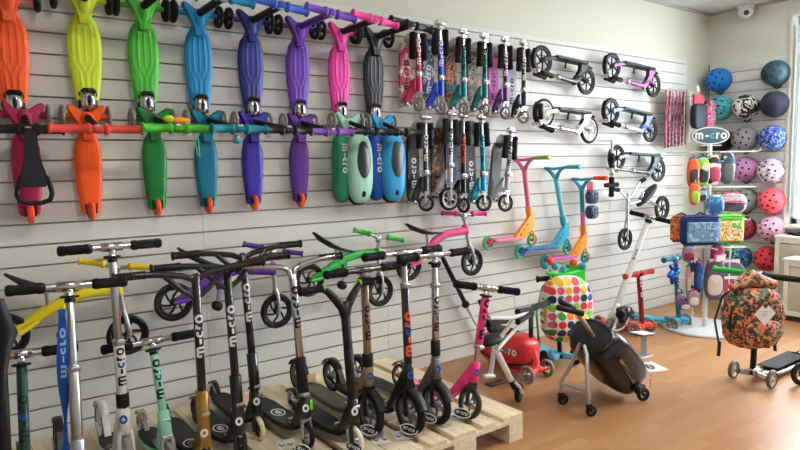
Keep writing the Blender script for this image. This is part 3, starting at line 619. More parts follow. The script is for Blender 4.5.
# black pull loop in front of the raspberry scooter
t=thing('pull_loop',WY(30,127,-.20)@Matrix.Identity(3) if False else Matrix.Translation(WY(30,127,-.20))@Matrix.Diagonal((.88,1,.86,1)),'black rubber pull loop hanging in front of the raspberry scooter','loop')
pts=[(0,0,0),(.0,0,-.06),(-.01,0,-.14),(-.045,0,-.24),(-.075,0,-.33),(-.07,0,-.375),(-.03,0,-.395),(.03,0,-.395),(.07,0,-.375),(.075,0,-.33),(.045,0,-.24),(.012,0,-.14),(.0,0,-.06)]
g=G(); g.prism([(-.028,0),(-.028,-.08),(-.035,-.16),(-.062,-.26),(-.05,-.305),(.05,-.305),(.062,-.26),(.035,-.16),(.028,-.08),(.028,0)],Matrix(((1,0,0,0),(0,0,-1,0),(0,1,0,0),(0,0,0,1))),.02); g.build('strap',mblk,t)
g=G(); g.tube([(-.055,0,-.25),(-.070,0,-.30),(-.077,0,-.34),(-.066,0,-.372),(-.03,0,-.386),(.03,0,-.386),(.066,0,-.372),(.077,0,-.34),(.070,0,-.30),(.055,0,-.25)],.0125,10); g.build('loop_handle',mblk,t)
g=G(); g.tube([(-.1,0,.0),(.1,0,.0)],.012,10); g.build('crossbar',mblk,t)
# two scooters with oval ride-on pods
def pod(x,body,side,oval,nm,bc,sgx):
    m=pm(nm+'_pod_plastic',body,.35)
    t=tri('%s three-wheeled scooter with a rounded storage pod, second row'%('mint green' if 'mint' in nm else 'bright blue'),HUNG((x,YT,1.70)),'scooters with storage pods',m,L=.40,dw=.115,R=.052,track=.10,ww=.016,tyre=gwheel,hub=alu,stemT=(-.075,0,.32 if 'mint' in nm else .28),sr=.0135,barw=.27,gm=bc,mid=bc,barm=alu,rear='wheel',rw=gwheel,ridges=False,hi=.058,name='ride_on_scooter')
    # pod: two shells on the deck
    g=G(); g.ell((-.285,-.032,.14),(.215,.088,.050),24,14,p=.72); g.build('pod_shell',m,t)
    g=G(); g.ell((-.295,-.032,.115),(.218,.090,.045),24,14,p=.75); g.build('pod_rim',mblk,t)
    g=G(); g.ell((-.25,-.036,.172),(.135,.060,.026),24,8); g.build('pod_lid',mat('dark_lid',(52,54,56),.35),t)
    g=G(); g.ell((-.44,-.036,.172),(.024,.018,.016),14,8); g.build('pod_latch',mblk,t)
    g=G(); g.ell((-.28,.072,.10),(.215,.050,.045),20,12,p=.6); sd=g.build('side_bag',pm(nm+'_side',side,.5),t)
    flat_logo(sd,(-.225,.072,.146),(-1,0,0),(0,-1,0),.036,ink_w)
    return t
pod(2.025,(160,210,188),(40,140,100),0,'mint',pm('black_soft_grip',(30,30,32),.6),1)
pod(2.275,(50,150,205),(25,75,165),0,'bright_blue',pm('black_soft_grip',(30,30,32),.6),1)
# small hanging loop of cord on the green scooter grip, orange toy on the bar
p=WY(180,121,-.42); t=thing('toy_figure',p,'small yellow and orange soft toy tied on the green handlebar','toy')
g=G(); g.ell((0,0,0),(.05,.02,.018)); g.build('body',mat('toy_orange',(240,150,40),.7),t); g=G(); g.ell((-.05,0,.008),(.025,.02,.018)); g.build('head',mat('toy_lime',(190,220,50),.7),t)
g=G(); p0=WY(196,131,-.3); g.tube([p0,p0+V((-.006,0,-.06)),p0+V((.004,0,-.12)),p0+V((.014,0,-.13)),p0+V((.010,0,-.06)),p0+V((.006,0,.0))],.003,6); o=g.build('cord_loop',mat('mint_cord',(120,220,160),.6)); tag(o,'thin mint green cord loop hanging from the handlebars beside the teal deck','cord')
p=WY(237,141,-.50); t=thing('bell',p,'small aqua bell clamped on the petrol blue handlebar','bell'); G().ell((0,0,0),(.022,.022,.014),16,8).build('bell_dome',mat('aqua_metal',(60,170,180),.3,.3),t); G().cyl((0,0,0),(0,0,.03),.010).build('bell_clamp',alu,t)
# folded aluminium scooters, upper row
A_=[(2.515,2.30,1.815,'raspberry',(190,40,80),pat('deck_print_pink',[(200,60,110),(90,60,70),(235,150,160),(190,50,60),(225,225,215)],22,'noise'),'raspberry red','pink lettered deck'),
    (2.700,2.345,1.80,'royal',(35,65,190),pat('deck_print_mono',[(30,50,110),(20,20,25),(200,205,205),(40,60,150)],26,'noise'),'royal blue','black and white lettered deck'),
    (2.903,2.31,1.80,'turquoise',(20,120,125),pat('deck_print_orange',[(35,100,110),(40,35,30),(215,110,50),(60,60,50)],24,'noise'),'turquoise','orange printed deck'),
    (3.100,2.30,1.80,'dark_turquoise',(18,112,110),pat('deck_print_multi',[(60,120,120),(190,110,70),(160,160,150),(50,60,60)],30,'noise'),'dark turquoise','brown patterned deck'),
    (3.303,2.30,1.79,'aubergine',(80,25,95),pm('magenta_deck',(190,75,165)),'aubergine purple','magenta deck'),
    (3.492,2.295,1.765,'ink_black',(28,28,32),pm('silver_deck',(165,168,175)),'black','silver grey deck')]
for i,(x,zt,zb,n,c,dm,nm,dn) in enumerate(A_):
    sprite('folded %s scooter with %s hanging in the upper row'%(nm,dn),(x,-.165,zb),zt-zb,mat(n+'_metallic',c,.3,.4,.03),dm,'folded scooters in the upper row',ink_w if i not in(3,2) else ink_k,ink_k if i in(0,4,5) else (ink_w if i==1 else None),wsp=8,turn=10*(i%2))
B_=[(2.563,1.735,1.175,'gunmetal',(60,62,68),mblk,'dark grey',rub,.055,0,'black lettered deck'),(2.765,1.765,1.195,'polished',(190,190,195),pat('deck_print_bronze',[(35,30,30),(30,28,28),(160,90,50),(40,35,35)],30,'noise'),'silver',rub,.082,2,'bronze patterned deck'),
    (2.893,1.755,1.145,'black_red',(26,26,30),mat('pale_blue_edge_deck',(40,60,85),.5),'black',rub,.055,0,'dark blue deck'),(3.085,1.75,1.15,'cyan_metal',(25,150,180),mblk,'bright turquoise',rub,.06,-2,'black lettered deck'),
    (3.30,1.665,1.14,'silver_tube',(180,182,188),mat('pale_grey_deck',(90,92,95),.5),'silver',rub,.065,7,'short grey deck')]
for i,(x,zt,zb,n,c,dm,nm,ty,r,ln,dn) in enumerate(B_):
    sprite('folded %s scooter with %s hanging in the lower row'%(nm,dn),(x,-.165,zb),zt-zb,mat(n+'_metallic',c,.3,.5,.03),dm,'folded scooters in the lower row',[ink_w,ink_k,ink_r,ink_k,ink_k][i],[ink_w,None,None,ink_w,None][i],R=r,tyre=ty,hub=alu if i in(1,) else hubm,lean=ln,turn=[35,85,5,70,80][i] if i in(0,1,3,4) else 8,texts=.036,wsp=6)
# folded big-wheel scooters
fg='folded big-wheel scooters on the wall'
def cen(px,py,Y=-.10): return WY(px,py,Y)
folded('black folded big-wheel scooter, topmost left one on the wall',cen(542,60),cen(586,81),mblk,fg,.112,mat('graphite_tube',(60,62,66),.3,.6),mblk)
folded('purple folded big-wheel scooter, topmost right one on the wall',cen(612,66),cen(653,85),mat('plum_metal',(112,36,98),.35,.3),fg,.112,mat('plum_metal',(112,36,98)))
folded('white and grey folded scooter with pale wheel discs, below the black one',cen(544,113),cen(589,130),mat('pearl_white',(215,218,222),.3,.2),fg,.112,chrome,hub=wht,drop=True)
folded('blue and white folded big-wheel scooter, below the purple one',cen(611,111),cen(650,130),mat('steel_blue',(50,78,135),.35,.3),fg,.112,mat('pearl_white',(215,218,222)))
folded('black folded big-wheel scooter, lowest one beside the hanging grips',cen(617,158),cen(658,170),mat('slate_metal',(48,56,68),.35,.3),fg,.112,blk,bars=False)
# handlebar hanging vertically with two grips
t=thing('spare_handlebar',WY(612,150,-.18),'black padded handlebar hanging upright beside the lowest folded scooter','handlebar')
zz=[WY(612,y,-.18).z-t.location.z for y in(140,153,168,179,197)]
g=G(); g.tube([(0,0,zz[0]),(0,0,zz[4])],.011,10); g.build('tube',alu,t); g=G(); grip(g,(0,0,zz[1]),(0,0,zz[2]-.0),.021); grip(g,(0,0,zz[3]+.02),(0,0,zz[4]),.022); g.build('grip',foam,t)
G().tube([(0,0,zz[0]-.01),(0,.16,zz[0])],.005,6).build('wall_hook',chrome,t); g=G(); g.cyl((-.085,0,zz[3]-.05),(.085,0,zz[3]-.05),.020); g.build('cross_grip',foam,t); g=G(); g.cyl((0,0,zz[3]+.03),(0,0,zz[2]-.02),.022); g.build('clamp',chrome,t)
# stunt scooters
og=mat('orange_anodised',(238,140,30),.35,.3); tq=mat('turquoise_anodised',(45,160,190),.35,.3); pk=mat('pink_anodised',(222,110,150),.4,.2)
gn=mat('green_wheel',(50,175,90),.4); sg='stunt scooters hung side-on'
stunt_side('pink stunt scooter with orange neck and green wheels hanging on the wall',WY(488,243,-.09),WY(532,240,-.09),WY(526,158,-.12),(pk,og),pk,og,mat('pink_deck',(215,120,150),.5),gn,mat('magenta_hub',(200,70,140),.4),pm('pale_green_grip',(160,210,110),.6),pm('pale_green_grip',(160,210,110),.6),sg)
stunt_side('turquoise stunt scooter with blue bars and green wheels, middle of the three',WY(520,252,-.09),WY(567,248,-.09),WY(557,167,-.12),(tq,tq),mat('pale_turquoise',(90,185,205),.4),tq,mat('blue_deck',(50,110,165),.5),gn,mat('blue_hub',(40,90,190),.4),pm('aqua_grip',(70,190,190),.6),pm('blue_rub_grip',(40,130,180),.6),sg)
stunt_side('teal and pink stunt scooter with orange neck, lowest of the three',WY(545,261,-.09),WY(585,257,-.09),WY(584,178,-.12),(tq,og),(mat('teal_column',(40,140,150),.4,.2),mat('faded_pink',(205,100,160),.45)),og,mat('magenta_deck2',(195,85,150),.5),mat('teal_wheel',(40,150,150),.4),mat('teal_hub',(30,110,140),.4),pm('orange_grip',(240,150,80),.6),pm('orange_grip',(240,150,80),.6),sg)
# knee pads beside the lowest stunt scooter
for k,(x,y) in enumerate(((592,197),(592,212))):
    t=thing('knee_pad',WY(x,y,-.14),('upper' if k==0 else 'lower')+' dark blue printed knee pad hanging beside the teal stunt scooter','knee pad','dark blue knee pads')
    pmat=pat('pad_print',[(28,32,50),(60,80,120),(22,24,30),(90,110,150)],45,'noise')
    g=G(); g.ell((0,0,0),(.062,.04,.058),18,12,p=.7); g.build('pad',pmat,t); g=G(); g.tube([(-.06,0,.02),(0,-.045,.025),(.06,0,.02)],.010,8,True,.5); g.build('strap',mblk,t)
o=G().box((0,0,0),(.075,.006,.09),ch=.002).build('price_tag',mat('red_card',(190,50,80),.6)); o.location=WY(590,187,-.10); tag(o,'small red product card above the dark blue knee pads','card')
# balance bikes on the wall
bg='balance bikes hanging on the wall'
bike('yellow balance bike with yellow grips at the far end of the wall',WY(5,336,-.14),WY(128,335,-.14),pm('sun_yellow',(225,205,40),.35),pm('yellow_grip',(230,200,40),.5),bg)
bike('purple balance bike hanging behind the black stunt scooters',WY(174,302,-.14),WY(277,311,-.14),pm('bike_purple',(92,45,150),.3),pm('purple_grip2',(90,50,150),.5),bg)
bike('green balance bike with green grips hanging on the wall',WY(309,280,-.14),WY(380,291,-.14),pm('bike_green',(50,150,65),.3),pm('green_grip2',(60,180,70),.5),bg)
bike('pink balance bike with magenta grips hanging on the wall',WY(409,266,-.14),WY(472,262,-.14),pm('bike_pink',(200,70,120),.3),pm('magenta_grip',(225,50,140),.5),bg)
# silver balance bike near the corner
A=WY(662,208,-.12); B=WY(625,239,-.12)
t=thing('balance_bike',Matrix.Translation(A),'silver balance bike with round black seat hanging near the wall end','balance bike',bg)
q=B-A; rel=lambda x,y:WY(x,y,-.12)-A
wheel(t,(0,0,0),(0,1,0),.115,.028,rub,mblk,6,.22,.6); wheel(t,q,(0,1,0),.10,.028,rub,mblk,6,.22,.6)
g=G(); g.tube([(0,0,0),rel(650,202),rel(640,201),rel(629,204)],[.010,.015,.017,.017],10); g.tube([rel(641,203),rel(643,192)],.012,8); g.build('frame',chrome,t)
g=G(); 
for k in(-.022,.022): g.tube([q+V((0,k,0)),rel(626.5,226)+V((0,k*.7,0)),rel(627,216)+V((0,k*.2,0))],.009,8)
g.tube([rel(627,216),rel(628,193)],.014,10); g.build('fork',chrome,t)
g=G(); g.tube([rel(618,190),rel(620,191),rel(626,198),rel(631,197),rel(638,184),rel(641,181)],.010,8); g.build('handlebar',chrome,t)
for a,b_ in(((612,189),(619,190)),((640,182),(645,179))): g=G(); p_,q_=rel(*a)+V((0,-.0,0)),rel(*b_); grip(g,p_,q_,.018); g.build('grip',foam,t)
g=G(); c=rel(647,195); g.ell(c,(.175,.05,.035),20,10,Matrix.Rotation(R_(-33),3,'Y')); g.build('seat',mblk,t)
# ================================================================== PALLETS
wood=bpy.data.materials.new('pine_wood'); wood.use_nodes=True; nt=wood.node_tree; b=nt.nodes['Principled BSDF']; L_=nt.links.new
tc=nt.nodes.new('ShaderNodeTexCoord'); mp=nt.nodes.new('ShaderNodeMapping'); mp.inputs['Scale'].default_value=(22,1.6,22); L_(tc.outputs['Object'],mp.inputs[0])
nz=nt.nodes.new('ShaderNodeTexNoise'); nz.inputs['Scale'].default_value=2; nz.inputs['Detail'].default_value=6; L_(mp.outputs[0],nz.inputs['Vector'])
rp=nt.nodes.new('ShaderNodeValToRGB'); rp.color_ramp.elements[0].position=.3; rp.color_ramp.elements[0].color=(*lin((214,196,160)),1); rp.color_ramp.elements[1].position=.7; rp.color_ramp.elements[1].color=(*lin((238,226,198)),1)
L_(nz.outputs['Fac'],rp.inputs[0]); L_(rp.outputs[0],b.inputs['Base Color']); b.inputs['Roughness'].default_value=.7
PZ=.144; PXS=[2.345-.8,2.345-1.608,2.345-2.416]
knot=mat('dark_nail',(90,70,50),.6)
def pallet(x,label):
    t=thing('wooden_pallet',(x,-1.215,0),label,'pallet','wooden pallets along the wall')
    xs=[(0,.145),(.186,.286),(.3275,.4725),(.514,.614),(.655,.8)]
    for a,c in xs:
        o=G().box(((a+c)/2,.6,PZ-.011),(c-a,1.2,.022),ch=.002).build('deck_board',wood,t)
        g=G()
        for y in(.05,.6,1.15):
            for k in(.03,-.03): g.cyl(((a+c)/2+k,y,PZ-.001),((a+c)/2+k,y,PZ+.0006),.003,6)
        g.build('nails',knot,o)
    for y in(.05,.6,1.15):
        G().box((.4,y,PZ-.033),(.8,.1 if y!=.6 else .145,.022),ch=.002).build('cross_board',wood,t)
        for xx in(.05,.4,.75): G().box((xx,y,.061),(.1 if xx!=.4 else .145,.1 if y!=.6 else .145,.078),ch=.002).build('block',wood,t)
    for xx,w in((.05,.1),(.4,.145),(.75,.1)): G().box((xx,.6,.011),(w,1.2,.022),ch=.002).build('bottom_board',wood,t)
pallet(PXS[0],'pale pine pallet carrying the pink scooter, its end nearest the open floor')
pallet(PXS[1],'pale pine pallet under the black stunt scooters')
pallet(PXS[2],'pale pine pallet under the mint green scooter')
# ================================================================== SCOOTERS STANDING ON THE PALLETS
KG='kick scooters standing on the pallets'
gold=mat('gold_metal',(165,128,62),.35,.7); bronze=mat('bronze_metal',(158,132,108),.35,.55); mint=mat('mint_paint',(150,215,185),.4); dgreen=mat('bottle_green',(28,62,45),.4)
pinkm=mat('candy_pink',(232,62,128),.35); whp=mat('white_gloss',(230,230,228),.25,coat=.3)
def base(X0,top,low,zz=PZ,R=.09):
    """column line from two sight lines in the scooter's own vertical plane"""
    T=WX(*top,X0); Bl=WX(*low,X0); k=(zz+R-Bl.z)/(T.z-Bl.z); y=Bl.y+(T.y-Bl.y)*k
    return V((X0,y,zz)),T
P,T=V((2.065,-1.10,PZ)),WY(487,288,-1.11); 
kick('pink scooter with foam grips at the open end of the pallets',P,T,-90,KG,steer=-24,emb=ink_b,R=.080,Rr=.066,L=.60,col=[(.50,.92,.021,pinkm),(.22,.97,.014,chrome)],fork=dsteel,neck=pinkm,deck=pinkm,tape=pat('pink_deck_print',[(200,40,100),(30,25,30),(240,230,235),(220,60,120)],28,'noise'),neckw=.052,bw=.36,text=dict(t=.56,s=.042,m=ink_k),logot=.49,tyre=mat('smoky_urethane',(60,56,54),.35),hub=steel,ww=.026)
P,T=base(1.9,(434.5,255),(436,385),R=.10)
kick('silver scooter with orange-tipped lettering and large black wheels, beside the pink one',P,T,-90,KG,emb=ink_b,ff=True,R=.104,Rr=.085,L=.72,ww=.036,col=[(.44,.80,.0175,chrome),(.22,.97,.014,alu),(.33,.43,.024,mblk)],fork=mblk,neck=steel,deck=alu,tape=grip_,bw=.44,text=dict(t=.50,s=.035,m=ink_k,dot=ink_b),logot=.80,disc=False)
P,T=base(1.73,(403.5,253),(409,385),R=.10)
kick('black scooter with orange lettering on its column and large wheels',P,T,-90,KG,emb=ink_b,ff=True,R=.107,Rr=.09,L=.74,ww=.036,col=[(.20,.80,.020,blk),(.22,.97,.014,chrome)],fork=mblk,neck=blk,deck=mblk,tape=grip_,bw=.46,text=dict(t=.36,s=.044,m=ink_o,dot=ink_b),logot=.80)
P,T=base(1.575,(364,270),(369,390),R=.10)
kick('bronze scooter with tall front wheel and black foam grips',P,T,-90,KG,emb=ink_b,ff=True,R=.107,Rr=.09,L=.74,ww=.036,col=[(.40,.97,.019,bronze),(.20,.97,.016,bronze),(.33,.42,.026,mblk)],fork=mblk,neck=bronze,deck=mat('brown_deck',(92,84,74),.6),tape=mat('brown_tape',(84,78,68),.95,0,.2,500,.3),bw=.43,text=dict(t=.52,s=.034,m=ink_k),logot=.96,barm=mat('gun_chrome',(120,115,112),.2,1),fender=mblk)
P,T=base(1.42,(343,286),(354,420),R=.055)
kick('black scooter with wing-shaped handlebar and lime green grip rings',P,T,-90,KG,emb=ink_w,R=.058,Rr=.055,L=.62,tyre=mat('cream_wheel',(225,222,205),.4),hub=alu,col=[(.12,.90,.021,mblk),(.22,.6,.0215,mblk)],fork=blk,neck=blk,deck=mblk,top='wing',bw=.42,text=None,logot=.22,barm=mblk,dz=.06)
P,T=base(1.272,(291,262),(306,420),R=.055)
kick('silver stunt scooter with chrome bars behind the wing-handled scooter',P,T,-90,KG,emb=ink_w,R=.056,Rr=.055,L=.60,tyre=mblk,hub=alu,col=[(.42,.93,.018,chrome),(.25,.45,.026,mblk)],fork=alu,neck=blk,deck=mblk,top='stunt',brace=False,bw=.56,gm=mblk,barm=chrome,text=dict(t=.62,s=.040,m=ink_k),logot=.24,dz=.065,decklogo=.02,dw=.11)
P,T=base(1.13,(242,250),(257,410),R=.055)
kick('black stunt scooter with pale yellow front wheel, rearmost of the three black ones',P,T,-90,KG,emb=ink_w,R=.056,Rr=.055,L=.60,tyre=mat('pale_yellow_wheel',(225,222,165),.4),hub=dsteel,col=[(.35,.97,.018,blk),(.2,.42,.025,blk)],fork=blk,neck=blk,deck=mblk,top='stunt',bw=.64,gm=mblk,barm=blk,text=dict(t=.60,s=.037,m=ink_w),logot=.24,dz=.065,decklogo=.08,dw=.11)
P,T=base(.975,(226,262),(239,425),R=.055)
kick('black stunt scooter with dark metal lower clamp, middle of the three black ones',P,T,-90,KG,emb=ink_w,R=.056,Rr=.055,L=.60,tyre=mblk,hub=dsteel,col=[(.32,.97,.018,blk),(.2,.40,.026,blk)],fork=dsteel,neck=blk,deck=mblk,top='stunt',bw=.62,gm=mblk,barm=blk,text=dict(t=.555,s=.037,m=ink_w),logot=.25,dz=.065,decklogo=.08,dw=.11)
P,T=base(.815,(195,270),(205,445),R=.055)
kick('black stunt scooter with gold lower column, frontmost of the three black ones',P,T,-90,KG,emb=ink_w,R=.056,Rr=.055,L=.60,tyre=mblk,hub=gold,col=[(.38,.97,.018,blk),(.10,.38,.026,gold)],fork=gold,neck=gold,deck=mblk,top='stunt',bw=.62,gm=mblk,barm=blk,text=dict(t=.555,s=.037,m=ink_w),logot=.26,dz=.065,decklogo=.14,dw=.11)
P,T=V((.695,-.76,PZ)),WY(152,341,-.60)
kick('mint green scooter with clear wheels and foam grips',P,T,-90,KG,R=.072,Rr=.065,L=.46,col=[(.37,.93,.017,mint),(.2,.4,.022,alu)],fork=alu,neck=mint,deck=mint,tape=grip_,tyre=gwheel,hub=chrome,bw=.41,text=dict(t=.50,s=.035,m=ink_k,dot=ink_b),logot=.33,fender=chrome,ringm=[.33])
P,T=V((.535,-.72,PZ)),WY(111.5,247,-.68)
kick('tall silver scooter with white lower column and black lettering',P,T,-90,KG,emb=ink_b,R=.10,Rr=.095,L=.50,ww=.032,col=[(.22,.55,.021,whp),(.5,.97,.0155,alu),(.25,.32,.025,mblk)],fork=whp,neck=whp,deck=wht,tape=grip_,tyre=gwheel,hub=wht,bw=.39,text=dict(t=.36,s=.032,m=ink_k,dot=ink_b),logot=.56,fender=wht,neckw=.05)
P,T=V((.318,-.98,PZ)),WY(69,286,-.84)
kick('silver scooter with long chrome T-handle and blue shoulder strap hanging beside it',P,T,-92,KG,R=.10,Rr=.085,L=.72,ww=.03,col=[(.22,.62,.0195,alu),(.22,.97,.015,alu)],fork=alu,neck=alu,deck=alu,tape=grip_,bw=.40,text=None,logot=.62)
P,T=V((.16,-.90,PZ)),WY(21,354,-.72)
kick('dark green scooter with short column and chrome T-handle at the picture edge',P,T,-93,KG,R=.072,Rr=.06,L=.58,col=[(.2,.93,.018,dgreen),(.2,.3,.022,alu)],fork=alu,neck=dgreen,deck=dgreen,tape=grip_,bw=.38,text=dict(t=.45,s=.034,m=ink_k,dot=ink_b),logot=.26)
# blue strap
p=WY(61.5,309,-.88); g=G(); z=0; vs=[]; n=26; wv=[.5,.5,.62,.75,.85,.95,1,1,.95,.85,.7,.5,.32,.2,.3,.45,.6,.75,.85,.95,1,1,1,1,1,1,1]
strapm=mat('blue_webbing',(22,70,150),.7)
def strap_pt(u,v):
    i=min(n-1,max(0,u*n)); w=.022*wv[int(i)]; return p+V(((v-.5)*2*w-.030*u,-.008-.01*abs(math.sin(u*2.2)),-u*.82))
for i in range(n+1):
    for v in(0,1): vs.append(strap_pt(i/n,v))
m0=len(vs); vs+=[q+V((0,.004,0)) for q in vs]
g.add(vs,[(2*i,2*i+1,2*i+3,2*i+2) for i in range(n)]+[(m0+2*i,m0+2*i+2,m0+2*i+3,m0+2*i+1) for i in range(n)]+[(2*i,2*i+2,m0+2*i+2,m0+2*i) for i in range(n)]+[(2*i+1,m0+2*i+1,m0+2*i+3,2*i+3) for i in range(n)]); 
st=thing('shoulder_strap',(0,0,0),'blue shoulder strap with pale lettering hanging beside the silver column','strap'); st.location=(0,0,0); so=g.build('webbing',strapm,st)
ltm=mat('pale_blue_lettering',(150,185,225),.6)
for q0 in(.04,.66): logo(so,lambda u,v:strap_pt(q0+.26-u*.045,.5)+V(((v-.5)*.020,-.0015,0)) ,.03,ltm)
# black scooter bar standing at the very edge of the picture
t=thing('padded_post',V(WY(3,440,-.9)).xyz,'matt black padded scooter post at the left picture edge beside the green scooter','post'); o=t.location.copy()
pts=[WY(-2,300,-.86)-o,WY(4,320,-.86)-o,WY(8,333,-.87)-o,WY(3,350,-.88)-o,WY(1,372,-.89)-o,WY(3,410,-.9)-o,WY(6,470,-.9)-o,WY(8,520,-.9)-o]
G().tube(pts,[.016,.024,.030,.024,.02,.02,.02,.02],14).build('post',mblk,t)
# oval holders and price cards in front of the wheels
plq=mat('black_plaque',(30,32,36),.3); card=mat('white_card',(232,232,228),.5)
for (x,y),lb in (((409,428),'the black scooter with orange lettering'),((428,417),'the silver scooter'),((462,412),'the pink scooter'),((369,429),'the bronze scooter'),((354,446),'the wing-handled scooter'),((303,449),'the silver stunt scooter')):
    p=WZ(x,y,PZ+.045); t=thing('oval_sign',V((p.x,p.y-.0,PZ)),'black oval sign with white rim leaning beside %s'%lb,'sign','oval signs on the pallets')
    M=Matrix.Translation((0,0,.038))@Matrix.Rotation(R_(-80),4,'Z')@Matrix.Rotation(R_(44),4,'X')
    n=28; el=lambda a,b_:[(a*math.cos(2*PI*i/n),b_*math.sin(2*PI*i/n)) for i in range(n)]
    g=G(); g.prism(el(.056,.026),M,.004); o_=g.build('plaque',plq,t)
    g=G(); a=el(.056,.026); c_=el(.049,.020); g.add([(*q,.0028) for q in a+c_],[(i,(i+1)%n,n+(i+1)%n,n+i) for i in range(n)],False,M); g.build('rim_line',ink_w,o_)
    X_=M.to_3x3()@V((1,0,0)); Y_=M.to_3x3()@V((0,1,0)); flat_logo(o_,M@V((0,0,.0022)),X_,Y_,.015,ink_w)
    G().tube([(0,0,.002),(0,.01,.05)],.003,6).build('wire_foot',steel,t)
for (x,y),lb in (((402,436),'the black scooter with orange lettering'),((458,416),'the pink scooter'),((380,440),'the bronze scooter'),((286,445),'the silver stunt scooter')):
    p=WZ(x,y,PZ); t=thing('price_card',V((p.x,p.y,PZ+.002)),'small white printed card lying on the pallet by %s'%lb,'card','white cards lying on the pallets')
    t.rotation_euler.z=R_(-20); o_=G().box((0,0,.0015),(.085,.10,.002),ch=.0004).build('paper',card,t)
    g=G(); 
    for q in(-1,1): g.tube([(q*.02-.012,-.0,.0035),(q*.02,-.02,.0035),(q*.02+.012,-.005,.0035)],.003,5)
    g.build('print',ink_k,o_)
G().box((0,0,0),(.03,.002,.05),ch=.0005).build('t',mat('lime_tag',(140,220,50),.5)).name='price_tag'; o=bpy.data.objects['price_tag.001'] if 'price_tag.001' in bpy.data.objects else bpy.data.objects['price_tag']; o.location=WX(310,405,1.3); tag(o,'lime green tag hanging beside the silver stunt scooter neck','tag')
G().box((0,0,.0),(.05,.006,.04),ch=.001).build('carton_tag',mat('tan_card',(205,175,135),.7)); o=bpy.data.objects['carton_tag']; o.location=WX(311,378,1.45); tag(o,'small tan cardboard tag behind the silver stunt scooter','tag')
# black brace leaning on the wall behind the pink scooter
a=WY(434,240,-.13); b_=WY(466,305,-.05); c_=WY(480,330,-.05)
t=thing('leaning_pole',a,'black and white pole leaning on the wall behind the pink scooter','pole')
g=G(); g.tube([V((0,0,0)),b_-a],.017,12); g.tube([V((0,0,0)),(b_-a)*.1],.022,12); g.build('black_section',mblk,t); g=G(); g.tube([b_-a,c_-a,(WY(492,362,-.05)-a)],.014,12); g.build('white_section',whp,t); g=G(); g.cyl((b_-a)*.97,(b_-a)*1.01,.028); g.build('ring',mblk,t)
# ================================================================== OPEN FLOOR
# white folding scooter in front of the red case
P=WZ(519,402,0); 
t=thing('push_trike',P,'white tubular children\'s scooter with black grips in front of the red case','scooter'); o=P
def rp_(x,y,Y): return WY(x,y,Y)-o
Yp=P.y; ax=V((.35,-.94,0)).normalized()
wc=V((0,0,.058)); wheel(t,wc,V((-.5,1,0)),.058,.026,rub,dsteel,5,.3)
hd=rp_(497,350,Yp+.02)
lo=rp_(511,380,Yp)
g=G(); g.tube([rp_(497,352,Yp),lo],.019,14); g.build('front_tube',whp,t); 
g=G(); g.cyl(lo.lerp(hd,-.02),lo.lerp(hd,-.26),.0195); g.cyl(lo.lerp(hd,.18),lo.lerp(hd,.30),.022); g.build('collar',mblk,t)
g=G()
for k in(-1,1): s=V((-.5,1,0)).normalized()*(k*.02); g.prism([(-.018,-.06),(.02,-.065),(.03,0),(.012,.018),(-.012,.012)],frame(wc+s+V((0,0,.05)),(V((1,.5,0)).normalized()),(0,0,1),V((1,.5,0)).normalized().cross(V((0,0,1)))),.005) if False else g.tube([wc+s,wc+s+V((-.03,0,.05)),lo.lerp(hd,-.05)+s*.6],[.013,.012,.012],8)
g.build('fork',whp,t)
g=G(); g.tube([hd,rp_(524,320,Yp+.10)],.012,10); g.tube([rp_(492,348,Yp),rp_(514,320,Yp-.04)],.012,10); g.tube([rp_(489,318,Yp-.16),rp_(512,318,Yp-.03),rp_(531,312,Yp+.12)],.012,10); g.build('handlebar',whp,t)
for a,b2,ya,yb in(((487,324),(506,320),-.18,-.04),((517,312),(533,309),.06,.14),((517,322),(532,313),-.0,.10),((533,308),(549,302),.14,.26)):
    g=G(); grip(g,rp_(*a,Yp+ya),rp_(*b2,Yp+yb),.019); g.build('grip',foam,t)
g=G(); g.ell(rp_(490,340,Yp+.02),(.11,.06,.03),18,10,Matrix.Rotation(R_(-6),3,'Y')); g.build('seat',mblk,t)
g=G(); g.tube([rp_(480,300,Yp),rp_(487,318,Yp-.02),rp_(490,330,Yp)],.014,10); g.build('seat_brace',mblk,t)
g=G(); g.tube([rp_(494,350,Yp+.1),rp_(490,378,Yp+.12)],.015,10); g.cyl(rp_(484,377,Yp+.1),rp_(494,376,Yp+.1),.015); g.build('rear_tube',whp,t)
g=G(); z0=-.0; g.box(rp_(496,383,Yp+.12),(.14,.06,.012)); g.build('footplate',mblk,t)
G().box(rp_(531,325,Yp+.14),(.03,.02,.16)).build('bracket',mblk,t)
# red ride-on case with scooter front
P=V((3.08,-.665,0)); rc=mat('red_shell',(200,38,42),.3,0,.03,10,coat=.3); salm=mat('coral_plastic',(225,75,70),.4)
hM=rz(P,-86)
t=tri('glossy red ride-on case scooter with grey wheels beside the white scooter',hM,None,salm,L=.36,dw=.14,R=.06,track=.105,ww=.02,tyre=gwheel,hub=steel,stemT=None,rear='wheel',horn=False,name='ride_on_case',ridges=False)
g=G(); g.ell((-.24,0,.172),(.225,.115,.108),28,18,p=.62,rot=Matrix.Rotation(R_(-5),3,'Y')); cs=g.build('case_shell',rc,t)
g=G(); g.ell((-.28,0,.270),(.14,.080,.030),20,10,p=.8,rot=Matrix.Rotation(R_(4),3,'Y')); g.build('saddle',mblk,t)
g=G(); g.tube([(-.02,0,.07),(-.01,0,.13),(-.04,0,.20)],[.028,.024,.02],12); g.build('front_column',salm,t)
g=G(); g.tube([(-.44,-.112,.14),(-.2,-.118,.085),(-.03,-.112,.12)],.006,6,True); g.build('seam',mblk,cs)
logo(cs,lambda u,v:V((-.27+u*.040,-.1215,.165+v*.044)),.042,ink_w,cyan)
